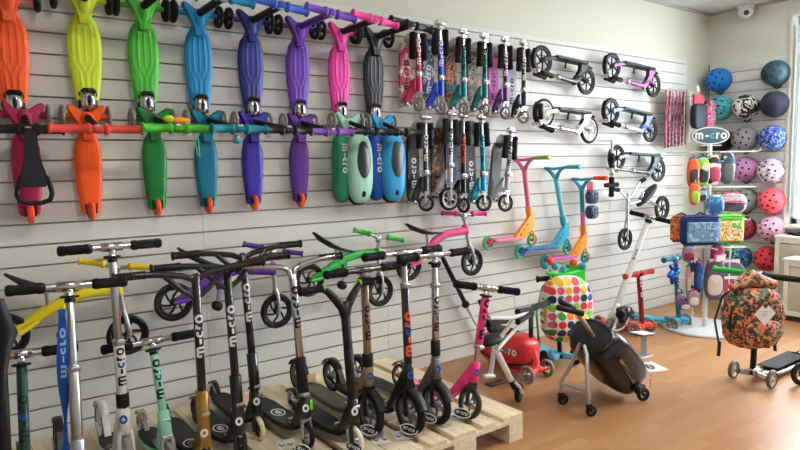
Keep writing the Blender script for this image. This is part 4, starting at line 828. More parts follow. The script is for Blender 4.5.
# dotted backpack on a blue scooter
dots=bpy.data.materials.new('multicolour_dots'); dots.use_nodes=True; nt=dots.node_tree; b=nt.nodes['Principled BSDF']; b.inputs['Roughness'].default_value=.75; L_=nt.links.new
tc=nt.nodes.new('ShaderNodeTexCoord'); sx=nt.nodes.new('ShaderNodeSeparateXYZ'); L_(tc.outputs['Object'],sx.inputs[0])
def mnode(op,a,b_=None):
    n_=nt.nodes.new('ShaderNodeMath'); n_.operation=op
    for i,v in enumerate((a,b_)):
        if v is None: continue
        if isinstance(v,(int,float)): n_.inputs[i].default_value=v
        else: L_(v,n_.inputs[i])
    return n_.outputs[0]
S=.057
iy=mnode('DIVIDE',sx.outputs[1],S); iz=mnode('DIVIDE',sx.outputs[2],S)
fy=mnode('SUBTRACT',mnode('FRACT',iy),.5); fz=mnode('SUBTRACT',mnode('FRACT',iz),.5)
dd=mnode('SQRT',mnode('ADD',mnode('MULTIPLY',fy,fy),mnode('MULTIPLY',fz,fz)))
cx_=nt.nodes.new('ShaderNodeCombineXYZ'); L_(mnode('FLOOR',iy),cx_.inputs[0]); L_(mnode('FLOOR',iz),cx_.inputs[1])
wn=nt.nodes.new('ShaderNodeTexWhiteNoise'); L_(cx_.outputs[0],wn.inputs[0]); rp=nt.nodes.new('ShaderNodeValToRGB'); rp.color_ramp.interpolation='CONSTANT'
pc=[(225,50,60),(240,130,40),(240,190,40),(60,150,60),(20,90,120),(70,40,120),(225,80,110),(30,40,70),(130,190,60)]
while len(rp.color_ramp.elements)<len(pc): rp.color_ramp.elements.new(.5)
for i,c in enumerate(pc): rp.color_ramp.elements[i].position=i/len(pc); rp.color_ramp.elements[i].color=(*lin(c),1)
L_(wn.outputs['Value'],rp.inputs[0]); mx=nt.nodes.new('ShaderNodeMix'); mx.data_type='RGBA'; mx.inputs[6].default_value=(*lin((240,238,232)),1); L_(rp.outputs[0],mx.inputs[7]); L_(mnode('LESS_THAN',dd,.46),mx.inputs[0]); L_(mx.outputs[2],b.inputs['Base Color'])
def backpack(label,M,w,h,dp,m,edge,strapm_,name='backpack'):
    """X is outward (front), Y sideways, Z up; origin at the bottom centre of the back"""
    t=thing(name,M,label,'backpack')
    g=G(); n=26; k=18; vs=[]
    for i in range(k+1):
        s=-1+2*i/k; x=dp/2*(1-abs(s)**3.2*.9)
        # cross-sections across depth: layers
    lay=[(0,.92),(.15,.985),(.5,1.0),(.8,.96),(.93,.86),(1,.70)]
    rings=[]
    for d_,sc in lay:
        for q in range(36):
            a=2*PI*q/36; c_,s_=math.cos(a),math.sin(a)
            yy=w/2*sc*math.copysign(abs(c_)**.58,c_)*(1.0 if s_<0 else 1-.22*s_**2); zz=h/2+h/2*sc*math.copysign(abs(s_)**.66,s_)
            rings.append((dp*d_+.006*math.sin(q*1.7+d_*9),yy,zz))
    g.add(rings,[(i*36+j,i*36+(j+1)%36,(i+1)*36+(j+1)%36,(i+1)*36+j) for i in range(len(lay)-1) for j in range(36)],True)
    g.add(rings[-36:],[tuple(range(36))],True); g.add(rings[:36],[tuple(range(36))[::-1]],False)
    bd=g.build('bag_body',m,t)
    g=G(); g.ell((dp*.93,0,h*.30),(.045,w*.36,h*.20),24,12,p=.75); pk_=g.build('front_pocket',m,t)
    g=G(); pts=[(dp*.98-.0,w*.37*math.cos(R_(a)),h*.33+h*.20*math.sin(R_(a))) for a in range(0,181,15)]; g.tube(pts,.004,6); g.build('pocket_zip',strapm_,pk_)
    g=G(); pts=[(dp*.62,w*.50*math.cos(R_(a)),h*.45+h*.52*math.sin(R_(a))) for a in range(-20,201,12)]; g.tube(pts,.009,8); g.build('edge_piping',edge,t)
    g=G(); g.tube([(dp*.2,-.04,h*.97),(dp*.2,-.03,h*1.07),(dp*.2,.03,h*1.07),(dp*.2,.04,h*.97)],.009,8); g.build('carry_loop',strapm_,t)
    for s in(-1,1): g=G(); g.tube([(0,s*w*.22,h*.95),(-.05,s*w*.33,h*.8),(-.06,s*w*.45,h*.4),(-.01,s*w*.48,h*.08),(.0,s*w*.47,-.10*h)],.016,8,True,.4); g.build('shoulder_strap',strapm_,t)
    return t
P=WZ(560,366,0); lb=mat('light_blue_plastic',(105,180,215),.4)
tri('light blue three-wheeled scooter with black wheels under the dotted backpack',rz((P.x,P.y,0),-112),'three-wheeled scooters standing on the floor',lb,L=.46,dw=.14,R=.062,track=.12,ww=.026,tyre=rub,hub=mblk,stemT=(-.05,0,.62),sr=.016,barw=.30,gm=mblk,mid=mblk)
gg=pm('bright_green_fabric',(60,190,70),.6)
bp=backpack('child\'s backpack printed with multicoloured dots and green edges',frame(V((P.x+.035,P.y+.02,.19)),(math.cos(R_(-112)),math.sin(R_(-112)),0),(-math.sin(R_(-112)),math.cos(R_(-112)),0),(0,0,1)),.36,.46,.15,dots,mat('yellow_edge',(225,205,60),.6),gg)
g=G(); g.box((-.02,.12,.30),(.05,.14,.44)); g.build('green_back_panel',gg,bp)
bl_=pm('teal_pompom',(70,150,165),.8)
for i,(y,z,m) in enumerate(((-.14,.53,bl_),(-.06,.52,bl_),(.0,.49,bl_),(.15,.51,bl_),(-.10,.56,mat('red_pompom',(220,70,70),.8)),(.08,.54,mat('red_pompom',(220,70,70),.8)))):
    G().ell((.02,y,z),(.027,.027,.027),12,8).build('soft_knob',m,bp)
G().tube([(.12,-.10,.05),(.02,-.10,.5)],.008,6).build('green_ribbon',gg,bp); g=G(); g.tube([(.02,-.13,.48),(.03,-.05,.465),(.03,.05,.465),(.02,.13,.48)],.012,8); g.build('top_roll',gg,bp)
# black luggage scooter
P=V((2.98,-1.12,0)); t=thing('luggage_scooter',P,'glossy black wheeled suitcase scooter with silver legs and black handle','suitcase'); o=P
gb_=mat('gloss_black_shell',(12,12,14),.27,0,.02); gb_.node_tree.nodes['Principled BSDF'].inputs['Specular IOR Level'].default_value=.6
top=V((3.02,-1.13,.385))-o; bot=V((3.32,-1.135,.095))-o
axc=(bot-top); Lc=axc.length; xd=axc.normalized(); yd=V((.30,.95,0)); yd=(yd-xd*yd.dot(xd)).normalized(); zd=xd.cross(yd)
Mc=frame((top+bot)/2,xd,yd,zd)
g=G(Mc); g.ell((0,0,.01),(Lc*.56,.170,.125),32,20,p=.5); sh=g.build('hard_shell',gb_,t)
g=G(Mc); g.ell((-Lc*.545,0,.012),(.022,.135,.088),24,14,p=.8); g.build('handle_recess',mat('recess_black',(38,38,41),.6),t)
g=G(Mc); g.tube([(-Lc*.555,.140*math.copysign(abs(math.cos(a))**.8,math.cos(a)),.012+.093*math.copysign(abs(math.sin(a))**.8,math.sin(a))) for a in [2*PI*i/36 for i in range(37)]],.010,8,False); g.build('recess_rim',gb_,t)
g=G(Mc); pts=[(Lc*.565*math.copysign(abs(math.cos(a))**.62,math.cos(a)),.175*math.copysign(abs(math.sin(a))**.62,math.sin(a)),-.01) for a in [2*PI*i/40 for i in range(41)]]; g.tube(pts,.006,6,False); g.build('shell_seam',mblk,sh)
g=G(Mc); g.bar((-.12,-.176,-.0),(.10,-.176,-.02),.004,.020); g.build('tan_strip',mat('tan_strip',(150,125,95),.5),t)
for px,py in((643,389),(603,376)):
    c=WZ(px,py+12 if px>620 else py+4,0); c=V((c.x,c.y,.042))-o; wheel(t,c,yd.cross(V((0,0,1))).cross(V((0,0,1))) if False else V((.3,.95,0)),.042,.03,rub,mblk,6,.3)
    G().box(c+V((-.035,.0,.04)),(.07,.04,.05)).build('wheel_housing',mblk,t)
w1=WZ(590,417,0)-o; w2=WZ(562,405,0)-o
hub_=WY(583,342,-1.14)-o
for c in(w1,w2):
    wheel(t,c+V((.01,0,.032)),V((.6,1,0)),.032,.024,rub,dsteel,5,.4,name='caster_wheel')
    G().tube([c+V((-.01,0,.07)),c+V((0,0,.04))],[.02,.016],10).build('caster_fork',mblk,t)
k1=WY(584,345,-1.16)-o; k2=WY(580,343,-1.12)-o
g=G(); g.tube([w1+V((-.01,0,.08)),WY(587,380,w1.y+o.y)-o,WY(587,355,-1.19)-o,k1],.011,10); g.tube([w2+V((-.01,0,.08)),WY(561,382,w2.y+o.y)-o,WY(572,363,-1.09)-o,k2],.011,10); g.tube([WY(561,383,w2.y+o.y)-o,WY(587,391,w1.y+o.y)-o],.008,8); g.build('front_legs',alu,t)
g=G(); hb=WY(575,309,-1.16)-o; g.tube([WY(596,341,-1.16)-o,hb],.014,10); g.build('telescopic_handle',mat('warm_alu',(185,170,150),.35,.8),t)
g=G(); grip(g,WY(556,307,-1.14)-o,WY(584,314,-1.24)-o,.016); g.build('handle_grip',mblk,t); g=G(); g.tube([WY(560,301,-1.12)-o,WY(567,305,-1.14)-o,hb],[.018,.02,.012],10); g.build('brake_lever',mblk,t)
g=G(); k=bot+V((.045,-.165,.03))
for i in range(3): g.tube([k+V((.0,0,.02-i*.028)),k+V((.015,0,.008-i*.028)),k+V((0,0,-.006-i*.028)),k+V((-.012,0,.008-i*.028)),k+V((0,0,.02-i*.028))],.003,5)
g.build('key_chain',steel,t)
# tall white scooter folded behind the suitcase
P=V((4.26,-.40,0)); T=WY(650,217,-.42)
t=kick('tall white scooter leaning to the wall with thick grey front wheel',V((4.18,-.40,0)),T,200,None,R=.10,Rr=.085,L=.55,ww=.05,col=[(.22,.93,.026,whp),(.22,.97,.015,alu)],fork=whp,neck=whp,deck=wht,tape=grip_,tyre=mat('grey_tyre',(95,95,95),.6),hub=dsteel,bw=.34,text=dict(t=.60,s=.02,m=ink_k),logot=.94,ringm=[.2],rear=True)
p=WY(622,313,-.46); t2=thing('black_clamp',p,'black plastic clamp gripping the foot of the tall white scooter','clamp'); G().box((0,0,0),(.10,.06,.09)).build('body',mblk,t2); G().box((.01,0,-.06),(.05,.05,.05)).build('arm',mblk,t2); G().cyl((-.04,-.02,.01),(-.10,-.05,.01),.035).build('knob',mblk,t2)
# price holder behind suitcase
p=WZ(651,372,0); p=V((4.02,-.80,0)); q=WY(642,334,-.80); t=thing('price_stand',V((q.x,-.80,0)),'white price card on a clear acrylic stand behind the black suitcase','stand')
hz=q.z; G().box((.03,0,hz/2),(.012,.05,hz),ch=.001).build('acrylic_post',mat('clear_acrylic',(225,228,230),.1,0,.01,trans=.6),t); o_=G().box((0,0,hz),(.17,.10,.01),Matrix.Rotation(R_(6),3,'Y')).build('card_holder',dsteel,t); G().box((0,-.005,hz+.010),(.15,.11,.004),Matrix.Rotation(R_(6),3,'Y'),.0008).build('price_card',card,t)
G().box((0,0,.004),(.14,.10,.008),ch=.002).build('stand_foot',mat('clear_acrylic',(225,228,230)),t)
p=WZ(651,367,0); t=thing('floor_card',V((p.x,p.y,.001)),'white square card with black oval logo lying on the floor behind the suitcase','card'); t.rotation_euler.z=R_(-22)
o_=G().box((0,0,.001),(.15,.19,.002),ch=.0004).build('paper',card,t); g=G(); n=24; g.prism([(.058*math.cos(2*PI*i/n),.030*math.sin(2*PI*i/n)) for i in range(n)],Matrix.Translation((-.01,0,.0026))@Matrix.Rotation(R_(70),4,'Z'),.001); l_=g.build('oval_logo',plq,o_)
flat_logo(l_,(-.01,0,.0034),(math.cos(R_(70)),math.sin(R_(70)),0),(-math.sin(R_(70)),math.cos(R_(70)),0),.018,ink_w)
# red and teal small scooters
P=V((4.59,-.47,0)); rd=pm('coral_red_plastic',(222,70,66),.4); drd=mat('dark_red_tube',(135,30,36),.4)
FG='three-wheeled scooters standing on the floor'
tri('coral red three-wheeled scooter with dark red stem near the wall',rz(P,-90),FG,rd,L=.40,dw=.11,R=.058,track=.105,ww=.018,tyre=gwheel,hub=mat('tan_hub',(150,110,80),.5),stem=drd,stemT=(-.045,0,.50),sr=.021,barw=.38,gm=pm('red_bar_grip',(180,50,50),.5),mid=pm('red_bar_grip',(180,50,50),.5),rear='wheel',rw=gwheel,ridges=False,text=dict(t=.55,s=.035,m=ink_w),collar=drd,clampm=mblk)
P=V((4.985,-.56,0)); tl=pm('aqua_blue_plastic',(40,160,195),.4); tst=mat('petrol_tube',(20,110,125),.4)
tri('aqua blue three-wheeled scooter with petrol stem beside the display stand',rz(P,-90),FG,tl,L=.42,dw=.11,R=.058,track=.105,ww=.018,tyre=gwheel,hub=steel,stem=tst,stemT=(-.045,0,.60),sr=.020,barw=.36,gm=pm('petrol_bar_grip',(20,120,150),.5),mid=pm('petrol_bar_grip',(20,120,150),.5),rear='wheel',rw=gwheel,ridges=False,text=dict(t=.42,s=.035,m=ink_w),collar=tst,clampm=alu)
p=WY(674,273,-.66); t=thing('pinwheel',p,'blue shiny pinwheel fixed on the aqua scooter handlebar','pinwheel'); bpn=mat('blue_foil',(35,80,170),.25,.5)
for i in range(6): a=2*PI*i/6; g=G(); g.ell((.05*math.cos(a),0,.05*math.sin(a)),(.05,.018,.022),12,8,Matrix.Rotation(-a-.5,3,'Y')); g.build('blade',bpn,t)
G().cyl((0,-.03,0),(0,-.01,0),.012).build('hub_cap',mat('cyan_emblem',(40,175,205)),t)
# camouflage backpack on a chrome scooter
P=V((4.085,-1.565,0))
tri('chrome three-wheeled scooter with grey deck carrying the camouflage backpack',rz(P,178),FG,chrome,L=.62,dw=.15,R=.06,track=.118,ww=.026,tyre=mat('taupe_urethane',(112,102,90),.4),hub=alu,stemT=(-.03,0,.70),sr=.018,barw=.56,gm=mat('apple_green_grip',(50,165,70),.5),gm2=mblk,mid=alu,rear='brake',ridges=False,horn=False,collar=mblk,tpat=None)
g=G(); g.box((4.085+.40,-1.565-.015,.078),(.46,.125,.006),ch=.001); o=g.build('deck_mat',grip_); 
for k_ in list(bpy.data.objects):
    if k_.get('label','').startswith('chrome three-wheeled'): o.parent=k_; o.matrix_parent_inverse=k_.matrix_world.inverted()
g=G(); gp=pm('apple_green_grip',(50,165,70),.5); t=[k_ for k_ in bpy.data.objects if k_.get('label','').startswith('chrome three-wheeled')][0]
gk=[c_ for c_ in t.children if c_.name.startswith('grip')]
camo=pat('camouflage_print',[(46,70,58),(26,32,28),(228,120,72),(72,104,78),(34,42,36),(222,110,62),(188,150,112),(40,52,44)],64,'camo')
dkg=mat('dark_green_fabric',(28,44,42),.8)
fx=V((-.42,-.91,0)).normalized()
q=WY(752,342,-1.66)
bp=backpack('camouflage backpack in orange and green hanging on the chrome scooter',frame(V((3.89,-1.595,.30)),fx,V((0,0,1)).cross(fx),(0,0,1)),.355,.37,.15,camo,dkg,dkg)
g=G(); g.box((.02,.14,.17),(.09,.06,.30),Matrix.Rotation(R_(-6),3,'X')); g.build('side_panel',dkg,bp)
g=G(); g.tube([(.05,-.14,.36),(.06,-.03,.42),(.07,.02,.40),(.05,.15,.37)],[.03,.05,.05,.03],10); g.build('gathered_top',camo,bp)
bx=G().box((.192,-.03,.235),(.002,.10,.10),Matrix.Rotation(R_(45),3,'X'),.0005).build('paper_label',card,bp)
g=G(); g.box((.1935,-.03,.284),(.001,.028,.028),Matrix.Rotation(R_(45),3,'X'),.0002); g.build('label_corner',mat('burgundy_print',(120,40,70),.6),bx)
g=G(); 
for i in range(3): g.box((.1935,-.035,.248-i*.012),(.001,.045-.008*i,.003),ch=.0002)
g.build('label_text',mat('grey_print',(120,118,125),.6),bx)
g=G(); g.tube([(0,-.17,.03),(-.0,-.175,-.06)],.014,6,True,.4); g.tube([(0,.19,.2),(.0,.21,.05),(0,.225,-.06)],.014,6,True,.4); g.build('loose_strap',dkg,bp)
g=G(); g.tube([(-.03,.2,.24),(-.03,.24,.14),(-.03,.2,.02)],.005,6); g.build('white_buckle',wht,bp)
# padded black item at the right frame edge
p=WZ(800,386,0); t=thing('scooter_wheel',V((p.x+.02,p.y,0)),'black scooter front wheel with chrome fork at the right picture edge','wheel'); wheel(t,(0,0,.075),(.5,1,0),.075,.03,rub,dsteel,5,.3); G().tube([(0,-.02,.075),(.03,-.01,.17),(.05,0,.3)],.012,8).build('fork',chrome,t)
# ================================================================== DISPLAY STAND
SX,SY=5.14,-.70
t=thing('display_stand',(SX,SY,0),'white wire display stand with an oval shop sign on top','display stand')
sw=mat('white_wire',(225,226,226),.4)
G().lathe([(0,0),(.33,0),(.33,.018),(.30,.022),(0,.022)],(0,0,0),(0,0,1),36).build('base',mat('pale_base',(205,208,210),.35),t)
G().cyl((0,0,.02),(0,0,1.56),.019).build('pole',sw,t)
for z in(1.49,1.20,.93,.70,.44):
    g=G(); w=.36 if z>1 else .30
    a=V((.80,-.59,0)); b2=V((.59,.80,0))
    for dv,l0,l1 in((a,-w,w+.02),(b2,-.18,.12)): g.tube([dv*l0+V((0,0,z)),dv*l1+V((0,0,z))],.006,6)
    for sg in(-1,1): g.tube([a*(sg*w)+V((0,0,z)),a*(sg*w)-b2*.10+V((0,0,z)),a*(sg*w)-b2*.10+V((0,0,z+.02))],.004,6)
    g.tube([a*-w-b2*.0+V((0,0,z)),a*-w-b2*.06+V((0,0,z)),a*w-b2*.06+V((0,0,z)),a*w+V((0,0,z))],.004,6)
    g.build('wire_shelf',sw,t)
g=G(); 
for k in(-.13,.12,.17): g.tube([a*k-b2*.05+V((0,0,.02)),a*k-b2*.05+V((0,0,.70))],.006,6)
g.build('wire_uprights',sw,t)
n=40; E=lambda p_,q_:[(p_*math.cos(2*PI*i/n),q_*math.sin(2*PI*i/n)) for i in range(n)]
Ms=frame((0,-.0,1.625),(.80,-.59,0),(0,0,1),V((.80,-.59,0)).cross(V((0,0,1))))
sgn=G(Ms); sgn.prism(E(.158,.072),Matrix.Identity(4),.02); so=sgn.build('oval_sign',mat('sign_grey',(78,98,112),.5),t)
g=G(Ms); n_=n; g.add([(*p_,.0108) for p_ in E(.158,.072)+E(.147,.063)],[(i,(i+1)%n,n+(i+1)%n,n+i) for i in range(n)]); g.build('sign_rim',ink_w,so)
flat_logo(so,Ms@V((0,-.002,.0105)),(.80,-.59,0),(0,0,1),.054,ink_w,cyan)
G().box((0,0,1.545),(.18,.03,.008),Matrix.Rotation(R_(-36),3,'Z')).build('sign_bracket',sw,t)
# goods on the stand
def onst(x,y,dist=-.78): return WY(x,y,dist)
sr_=Matrix.Rotation(R_(-36),4,'Z')
def pouch(name,label,cat,x0,y0,x1,y1,m,Y=-.78,dp=.05,p=.78,grp=None,strapc=None,hook=True):
    a_=WY(x0,y0,Y); b3=WY(x1,y1,Y); c_=WY((x0+x1)/2,(y0+y1)/2,Y); w=(WY(x1,y0,Y)-a_).length*.72; h=abs(a_.z-b3.z)
    t=thing(name,Matrix.Translation(c_)@sr_,label,cat,grp); g=G(); g.ell((0,0,0),(w/2*.92,dp*.55,h/2),20,14,p=p); g.build('body',m,t)
    g=G(); g.ell((w*.02,-dp*.42,-h*.12),(w*.34,dp*.30,h*.26),16,10,p=.7); g.build('pocket',strapc if strapc else MC.get(m.name+'_pocket') or mat(m.name+'_pocket',[(60,58,70),(170,60,90),(40,90,140),(200,190,180),(90,90,100)][len(label)%5],.6),t)
    g=G(); g.box((0,-dp*.1,h*.46),(w*.5,.01,h*.14),ch=.002); g.build('header_card',mat('goods_card_%d'%(len(label)%3),[(225,220,215),(190,60,90),(60,110,170)][len(label)%3],.6),t)
    if hook: g=G(); g.tube([(0,0,h/2-.01),(0,-.01,h/2+.02),(0,.02,h/2+.025)],.004,6); g.tube([(-w*.3,0,h*.46),(0,0,h*.52),(w*.3,0,h*.46)],.007,6); g.build('hanging_loop',strapc or mblk,t)
    return t
pouch('pouch','orange drawstring pouch hanging on the top left hook of the stand','pouch',688,158,698,188,mat('orange_fabric',(220,90,55),.7),dp=.04)
pouch('tool_pouch','slim orange pouch hanging lowest under the green one','pouch',690,183,699,205,mat('orange_fabric2',(228,105,70),.7),Y=-.80,dp=.03,strapc=mat('lime_cord',(150,210,60),.6))
t=pouch('pouch','lime green pouch with a white tag hanging at the top of the stand','pouch',697,157,708,186,mat('lime_fabric',(135,200,60),.7),Y=-.80,dp=.045); G().box((.0,-.05,.035),(.05,.002,.05),Matrix.Rotation(.5,3,'Y'),.0004).build('tag_label',card,t)
strp=bpy.data.materials.new('striped_pad'); strp.use_nodes=True; nt=strp.node_tree; b=nt.nodes['Principled BSDF']; L_=nt.links.new; b.inputs['Roughness'].default_value=.8
tc=nt.nodes.new('ShaderNodeTexCoord'); wv_=nt.nodes.new('ShaderNodeTexWave'); wv_.bands_direction='Z'; wv_.inputs['Scale'].default_value=4.2; wv_.inputs['Distortion'].default_value=2.2; wv_.inputs['Detail'].default_value=0; wv_.inputs['Detail Scale'].default_value=3
L_(tc.outputs['Object'],wv_.inputs[0]); rp=nt.nodes.new('ShaderNodeValToRGB'); rp.color_ramp.interpolation='CONSTANT'; rp.color_ramp.elements[0].color=(*lin((30,28,36)),1); rp.color_ramp.elements[1].position=.5; rp.color_ramp.elements[1].color=(*lin((220,150,150)),1); e=rp.color_ramp.elements.new(.72); e.color=(*lin((238,232,228)),1)
L_(wv_.outputs['Fac'],rp.inputs[0]); L_(rp.outputs[0],b.inputs['Base Color'])
pouch('knee_pad_set','black knee pad set with pink and white zigzag stripes on the stand','knee pad',708,156,719,185,strp,Y=-.80,dp=.05)
pouch('protector_pack','dark blue and brown protector pack hanging right on the top rail','protector',721,152,733,184,pat('pack_print',[(35,60,90),(90,80,70),(30,35,40),(120,190,210)],22,'noise'),dp=.05)
pouch('blue_packet','shiny blue packet hanging on the second rail of the stand','packet',708,196,722,214,pat('blue_packet_print',[(40,110,170),(120,180,210),(30,70,130)],25,'noise',.3),Y=-.80,dp=.04)
t=pouch('clear_pouch','clear patterned pouch with pink edge on the second rail','pouch',720,194,743,213,pat('clear_print',[(205,200,205),(180,160,180),(225,220,222),(200,130,160)],30,'noise',.4),Y=-.78,dp=.04); g=G(); g.tube([(-.10,-.035,.02),(.10,-.035,.0)],.006,6); g.build('pink_zip',mat('pink_zip',(200,60,110),.5),t)
pouch('grey_packet','grey packet hanging at the right of the second rail','packet',722,206,738,218,mat('grey_fabric',(120,125,128),.7),Y=-.75,dp=.03)
pouch('small_blue_pack','small pale blue pack hanging beside the pole under the lime pouch','packet',699,190,706,202,mat('pale_blue_pack',(140,180,205),.5),Y=-.76,dp=.02)
def lunch(label,x0,y0,x1,y1,m,fm,edge,Y,dp=.06,lg='small square bags on the stand'):
    a_=WY(x0,y0,Y); c_=WY((x0+x1)/2,(y0+y1)/2,Y); w=(WY(x1,y0,Y)-a_).length*.64; dp*=.6; h=abs(a_.z-WY(x1,y1,Y).z)
    t=thing('kids_bag',Matrix.Translation(c_)@sr_,label,'bag',lg)
    G().box((0,0,0),(w,dp*2,h),ch=.03).build('bag_body',m,t); G().box((0,-dp-.006,-h*.06),(w*.78,.02,h*.66),ch=.008).build('front_panel',fm,t)
    g=G(); g.tube([(-w*.45,-dp,h*.42),(0,-dp-.01,h*.45),(w*.45,-dp,h*.42)],.006,6); g.tube([(-w*.44,-dp,-h*.44),(w*.44,-dp,-h*.44)],.006,6); g.tube([(-.04,0,h*.48),(0,0,h*.56),(.04,0,h*.48)],.008,6); g.build('piping',edge,t); return t
lunch('orange patterned small bag on the left of the display stand',672,216,690,241,pat('orange_bag_print',[(200,95,40),(90,60,40),(220,120,60)],25,'noise'),pat('orange_bag_print',[(200,95,40)]),mat('brown_edge',(90,50,30),.7),-.74,.05)
lunch('dark blue small bag with pale blue panel in the middle of the stand',684,217,716,243,mat('navy_fabric',(28,50,110),.7),pat('blue_panel_print',[(110,150,185),(70,110,160),(150,185,205)],30,'noise'),mat('navy_edge',(20,35,80),.7),-.86,.06)
lunch('lime green small bag with a fruit print on the right of the stand',716,216,740,242,mat('green_fabric',(110,190,60),.7),pat('fruit_print',[(225,225,190),(200,70,60),(240,200,80),(230,235,210),(110,170,80)],22,'noise'),mat('green_edge',(70,160,50),.7),-.86,.06)
for i,(x0,y0,x1,y1,c,nm) in enumerate(((683,247,694,261,(165,140,170),'lilac packet hanging below the orange bag'),(712,245,722,262,(150,50,90),'magenta packet hanging below the blue bag'),(720,246,730,258,(130,185,120),'pale green packet with sticker below the green bag'),(689,262,696,288,(38,45,90),'narrow navy glove hanging at the left lower rail'),(695,262,702,292,(30,50,110),'blue glove hanging beside the pole on the lower rail'),(686,266,690,296,(190,140,160),'pink and white lanyard hanging left on the lower rail'),
      (706,262,722,298,(88,78,92),'grey violet padded bag hanging on the lower rail'),(718,264,742,300,(100,90,108),'dark mauve bag behind the green grip'),(677,294,685,306,(120,130,150),'clear packet low on the left of the stand'),(688,292,698,306,(140,110,125),'small pink clear packet low beside the pole'),(722,300,730,322,(60,140,150),'teal bottle shaped pack standing low on the stand'),(680,302,690,309,(60,80,140),'blue packet lowest on the left of the stand'))):
    pouch(['packet','packet','packet','glove','glove','lanyard','padded_bag','padded_bag','packet','packet','bottle_pack','packet'][i],nm,['packet','packet','packet','glove','glove','lanyard','bag','bag','packet','packet','bottle','packet'][i],x0,y0,x1,y1,mat('goods_%d'%i,c,.5,0,.25,40),Y=[-.72,-.78,-.80,-.76,-.80,-.74,-.78,-.72,-.72,-.80,-.66,-.76][i],dp=.03,p=.75)
t=thing('striped_straps',WY(721,258,-.84),'pink and white striped straps hanging under the green bag','strap'); g=G()
for i in range(5): g.box((-.06+i*.03,0,0),(.012,.01,.055),Matrix.Rotation(.5,3,'Y'),.002)
g.build('white_stripe',wht,t); G().box((0,.012,0),(.16,.006,.06)).build('pink_band',mat('pink_band',(200,50,110),.6),t)
# hanging printed ribbons and packets on the left wall near the corner
for i in range(8):
    x=666.5+i*3.4; a_=WY(x,90+ (i%3)*.7,-.10); h=a_.z-WY(x,148-(i*.6),-.10).z
    cc=[[(140,40,75),(190,150,165),(110,30,60)],[(140,42,62),(105,30,48),(185,150,160)],[(110,45,95),(205,185,200),(80,35,80)],[(150,50,82),(205,185,190),(110,32,55)]][i%4]
    t=thing('printed_ribbon',a_,['deep red','rose','plum','pink'][i%4]+(' printed ribbon strap, %s in the hanging bundle'%['first from the folded scooters','second from the folded scooters','third from the folded scooters','fourth, mid bundle','fifth, just past mid bundle','third from the white edge card','second from the white edge card','last before the white edge card'][i]),'strap','printed ribbon straps in a bundle')
    G().box((0,0,-h/2),(.052,.02,h),Matrix.Rotation(R_(25),3,'Z'),.004).build('ribbon',pat('ribbon_print_%d'%(i%4),cc,34,'noise'),t); G().tube([(0,0,0),(0,.05,.01),(0,.09,.02)],.004,6).build('hook',chrome,t)
    G().box((0,-.012,-.03),(.04,.004,.05),ch=.001).build('header_card',mat('pale_card',(190,165,172),.5),t)
t=thing('display_sleeve',WY(689,90,-.12),'white edge sleeve hanging at the end of the ribbon bundle','sleeve'); G().box((0,0,-.26),(.045,.04,.50),Matrix.Rotation(R_(30),3,'Z')).build('sleeve',wht,t)
G_H=lambda t_,x,z,d: G().tube([(x,0,z),(x,d,z+.01)],.004,6).build('hook_rod',chrome,t_)
t=thing('glove_pack',WY(698,112,-.25),'dark glove pack with red header card beside the ribbon bundle','glove pack'); G().ell((0,0,-.04),(.10,.04,.12),18,12,p=.6).build('gloves',mat('dark_teal_glove',(32,40,55),.7),t); G().box((0,-.0,.115),(.17,.02,.09)).build('header_card',mat('red_header',(170,30,45),.5),t); G_H(t,0,.15,.232)
t=thing('pink_glove_pack',WY(709,112,-.25),'pink and black striped glove pack behind the oval shop sign','glove pack'); G().ell((0,0,-.02),(.08,.04,.13),18,12,p=.6).build('gloves',pat('pink_black_print',[(190,60,110),(40,30,40),(200,150,165),(60,35,55)],20,'noise'),t); G_H(t,0,.10,.232)
G().box((0,0,0),(.05,.002,.05),ch=.0004).build('price_flag',card); o=bpy.data.objects['price_flag']; o.location=WY(698,89,-.22); tag(o,'small white price flag on a hook above the ribbon bundle','tag')
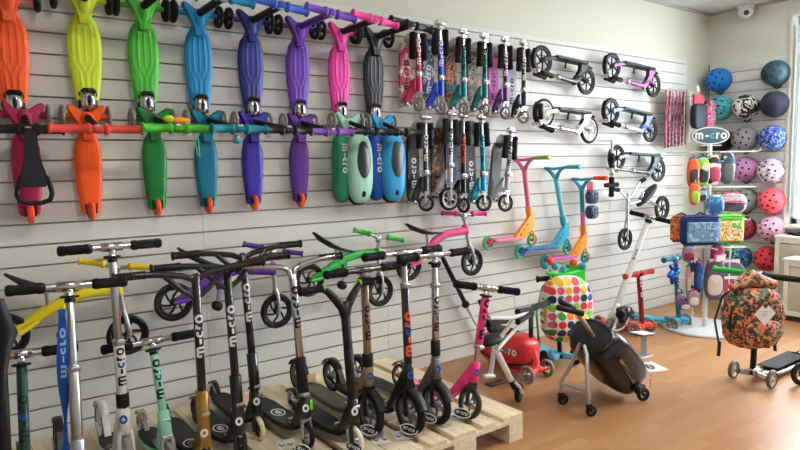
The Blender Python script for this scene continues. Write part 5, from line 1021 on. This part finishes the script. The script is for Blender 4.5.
# ================================================================== HELMETS on the side wall
HX=CX-.105
hp=lambda x,y: WX(x,y,HX)
H_=[((717,80),'plain bright blue helmet at the top of the left column',(28,112,190),None),((774,73),'dark petrol helmet at the top of the right column',(45,72,85),None),
    ((719,108),'aqua helmet with darker swirls, second in the left column',(70,165,175),pat('aqua_swirl',[(80,170,180),(50,130,145),(90,180,190)],14,'noise')),
    ((744,107),'white helmet with black patches below the blue one',(220,220,215),pat('cow_patch',[(225,224,220),(30,30,32),(228,226,222),(35,32,34)],12,'noise')),
    ((773,104),'matt midnight helmet, second in the right column',(38,40,58),None),
    ((719,141),'black helmet behind the oval shop sign',(28,29,33),None),((743,139),'plain silver grey helmet in the middle column',(140,144,150),None),
    ((771,138),'blue helmet covered in pale scribbles',(50,80,165),pat('blue_scribble',[(42,70,155),(60,95,180),(150,175,215),(42,70,155)],24,'noise')),
    ((743,169),'plain lilac helmet in the middle column',(190,135,185),None),((769,171),'white helmet with pink floral edge and dotted ring',(225,220,225),pat('floral',[(225,222,226),(228,225,228),(205,150,180),(225,222,226),(150,140,165)],22,'noise')),
    ((743,200),'pale grey green helmet behind the clear pouch',(140,160,155),None),((770,201),'coral pink helmet above the sill',(225,85,100),None),
    ((741,228),'crimson speckled helmet beside the green bag',(160,45,80),pat('crimson_speck',[(160,42,78),(190,70,100),(150,40,70)],30,'noise')),((770,229),'pale pink patterned helmet beside the cabinets',(215,160,190),pat('pink_speck',[(222,165,195),(205,140,175),(230,190,210)],30,'noise')),
    ((737,257),'deep blue helmet with green leaf dots',(25,80,150),pat('leaf_dots',[(25,78,150),(30,85,160),(110,180,120),(25,78,150)],20,'noise')),((766,259),'red helmet partly hidden behind the near cabinet',(190,50,58),None)]
for i,((x,y),lb,c,m) in enumerate(H_):
    helmet(lb,hp(x,y),m or mat('helmet_%d'%i,c,.45 if i not in(4,) else .8,0,.03,30),holes=(mblk if i not in(4,) else None),strap=i in(0,1,3,6,8,10,13))
# ================================================================== LIGHT
w=bpy.data.worlds.new('world'); SC.world=w; w.use_nodes=True; w.node_tree.nodes['Background'].inputs[0].default_value=(.80,.87,1.0,1); w.node_tree.nodes['Background'].inputs[1].default_value=.52
def area(n_,loc,rot,sx_,sy_,e,c):
    l=bpy.data.lights.new(n_,'AREA'); l.shape='RECTANGLE'; l.size=sx_; l.size_y=sy_; l.energy=e; l.color=c; o=bpy.data.objects.new(n_,l); COL.objects.link(o); o.location=loc; o.rotation_euler=rot; return o
area('window_daylight',(CX+.45,(YW0+YW1)/2,(ZS+ZT)/2),(0,R_(90),0),ZT-ZS+.3,YW0-YW1+.3,600,(.87,.94,1.0))
for x in(.9,3.3,5.3):  # unseen ceiling panels, added to give the room warm light
    t=thing('added_ceiling_light',(x,-2.3,CZ),'flat square white ceiling light panel added out of view','ceiling light','added ceiling light panels'); G().box((0,0,-.012),(.6,.6,.024),ch=.004).build('housing',frm,t)
    area('added_panel_light',(x,-2.3,CZ-.03),(0,0,0),.52,.52,[22,26,32][[.9,3.3,5.3].index(x)],(1,.97,.86))
SC.view_settings.view_transform='Standard'; SC.view_settings.look='None'; SC.view_settings.exposure=.35; SC.view_settings.gamma=1; SC.view_settings.use_curve_mapping=False
SC.cycles.use_denoising=True; SC.cycles.max_bounces=6; SC.cycles.diffuse_bounces=4; SC.cycles.glossy_bounces=3; SC.cycles.sample_clamp_indirect=6
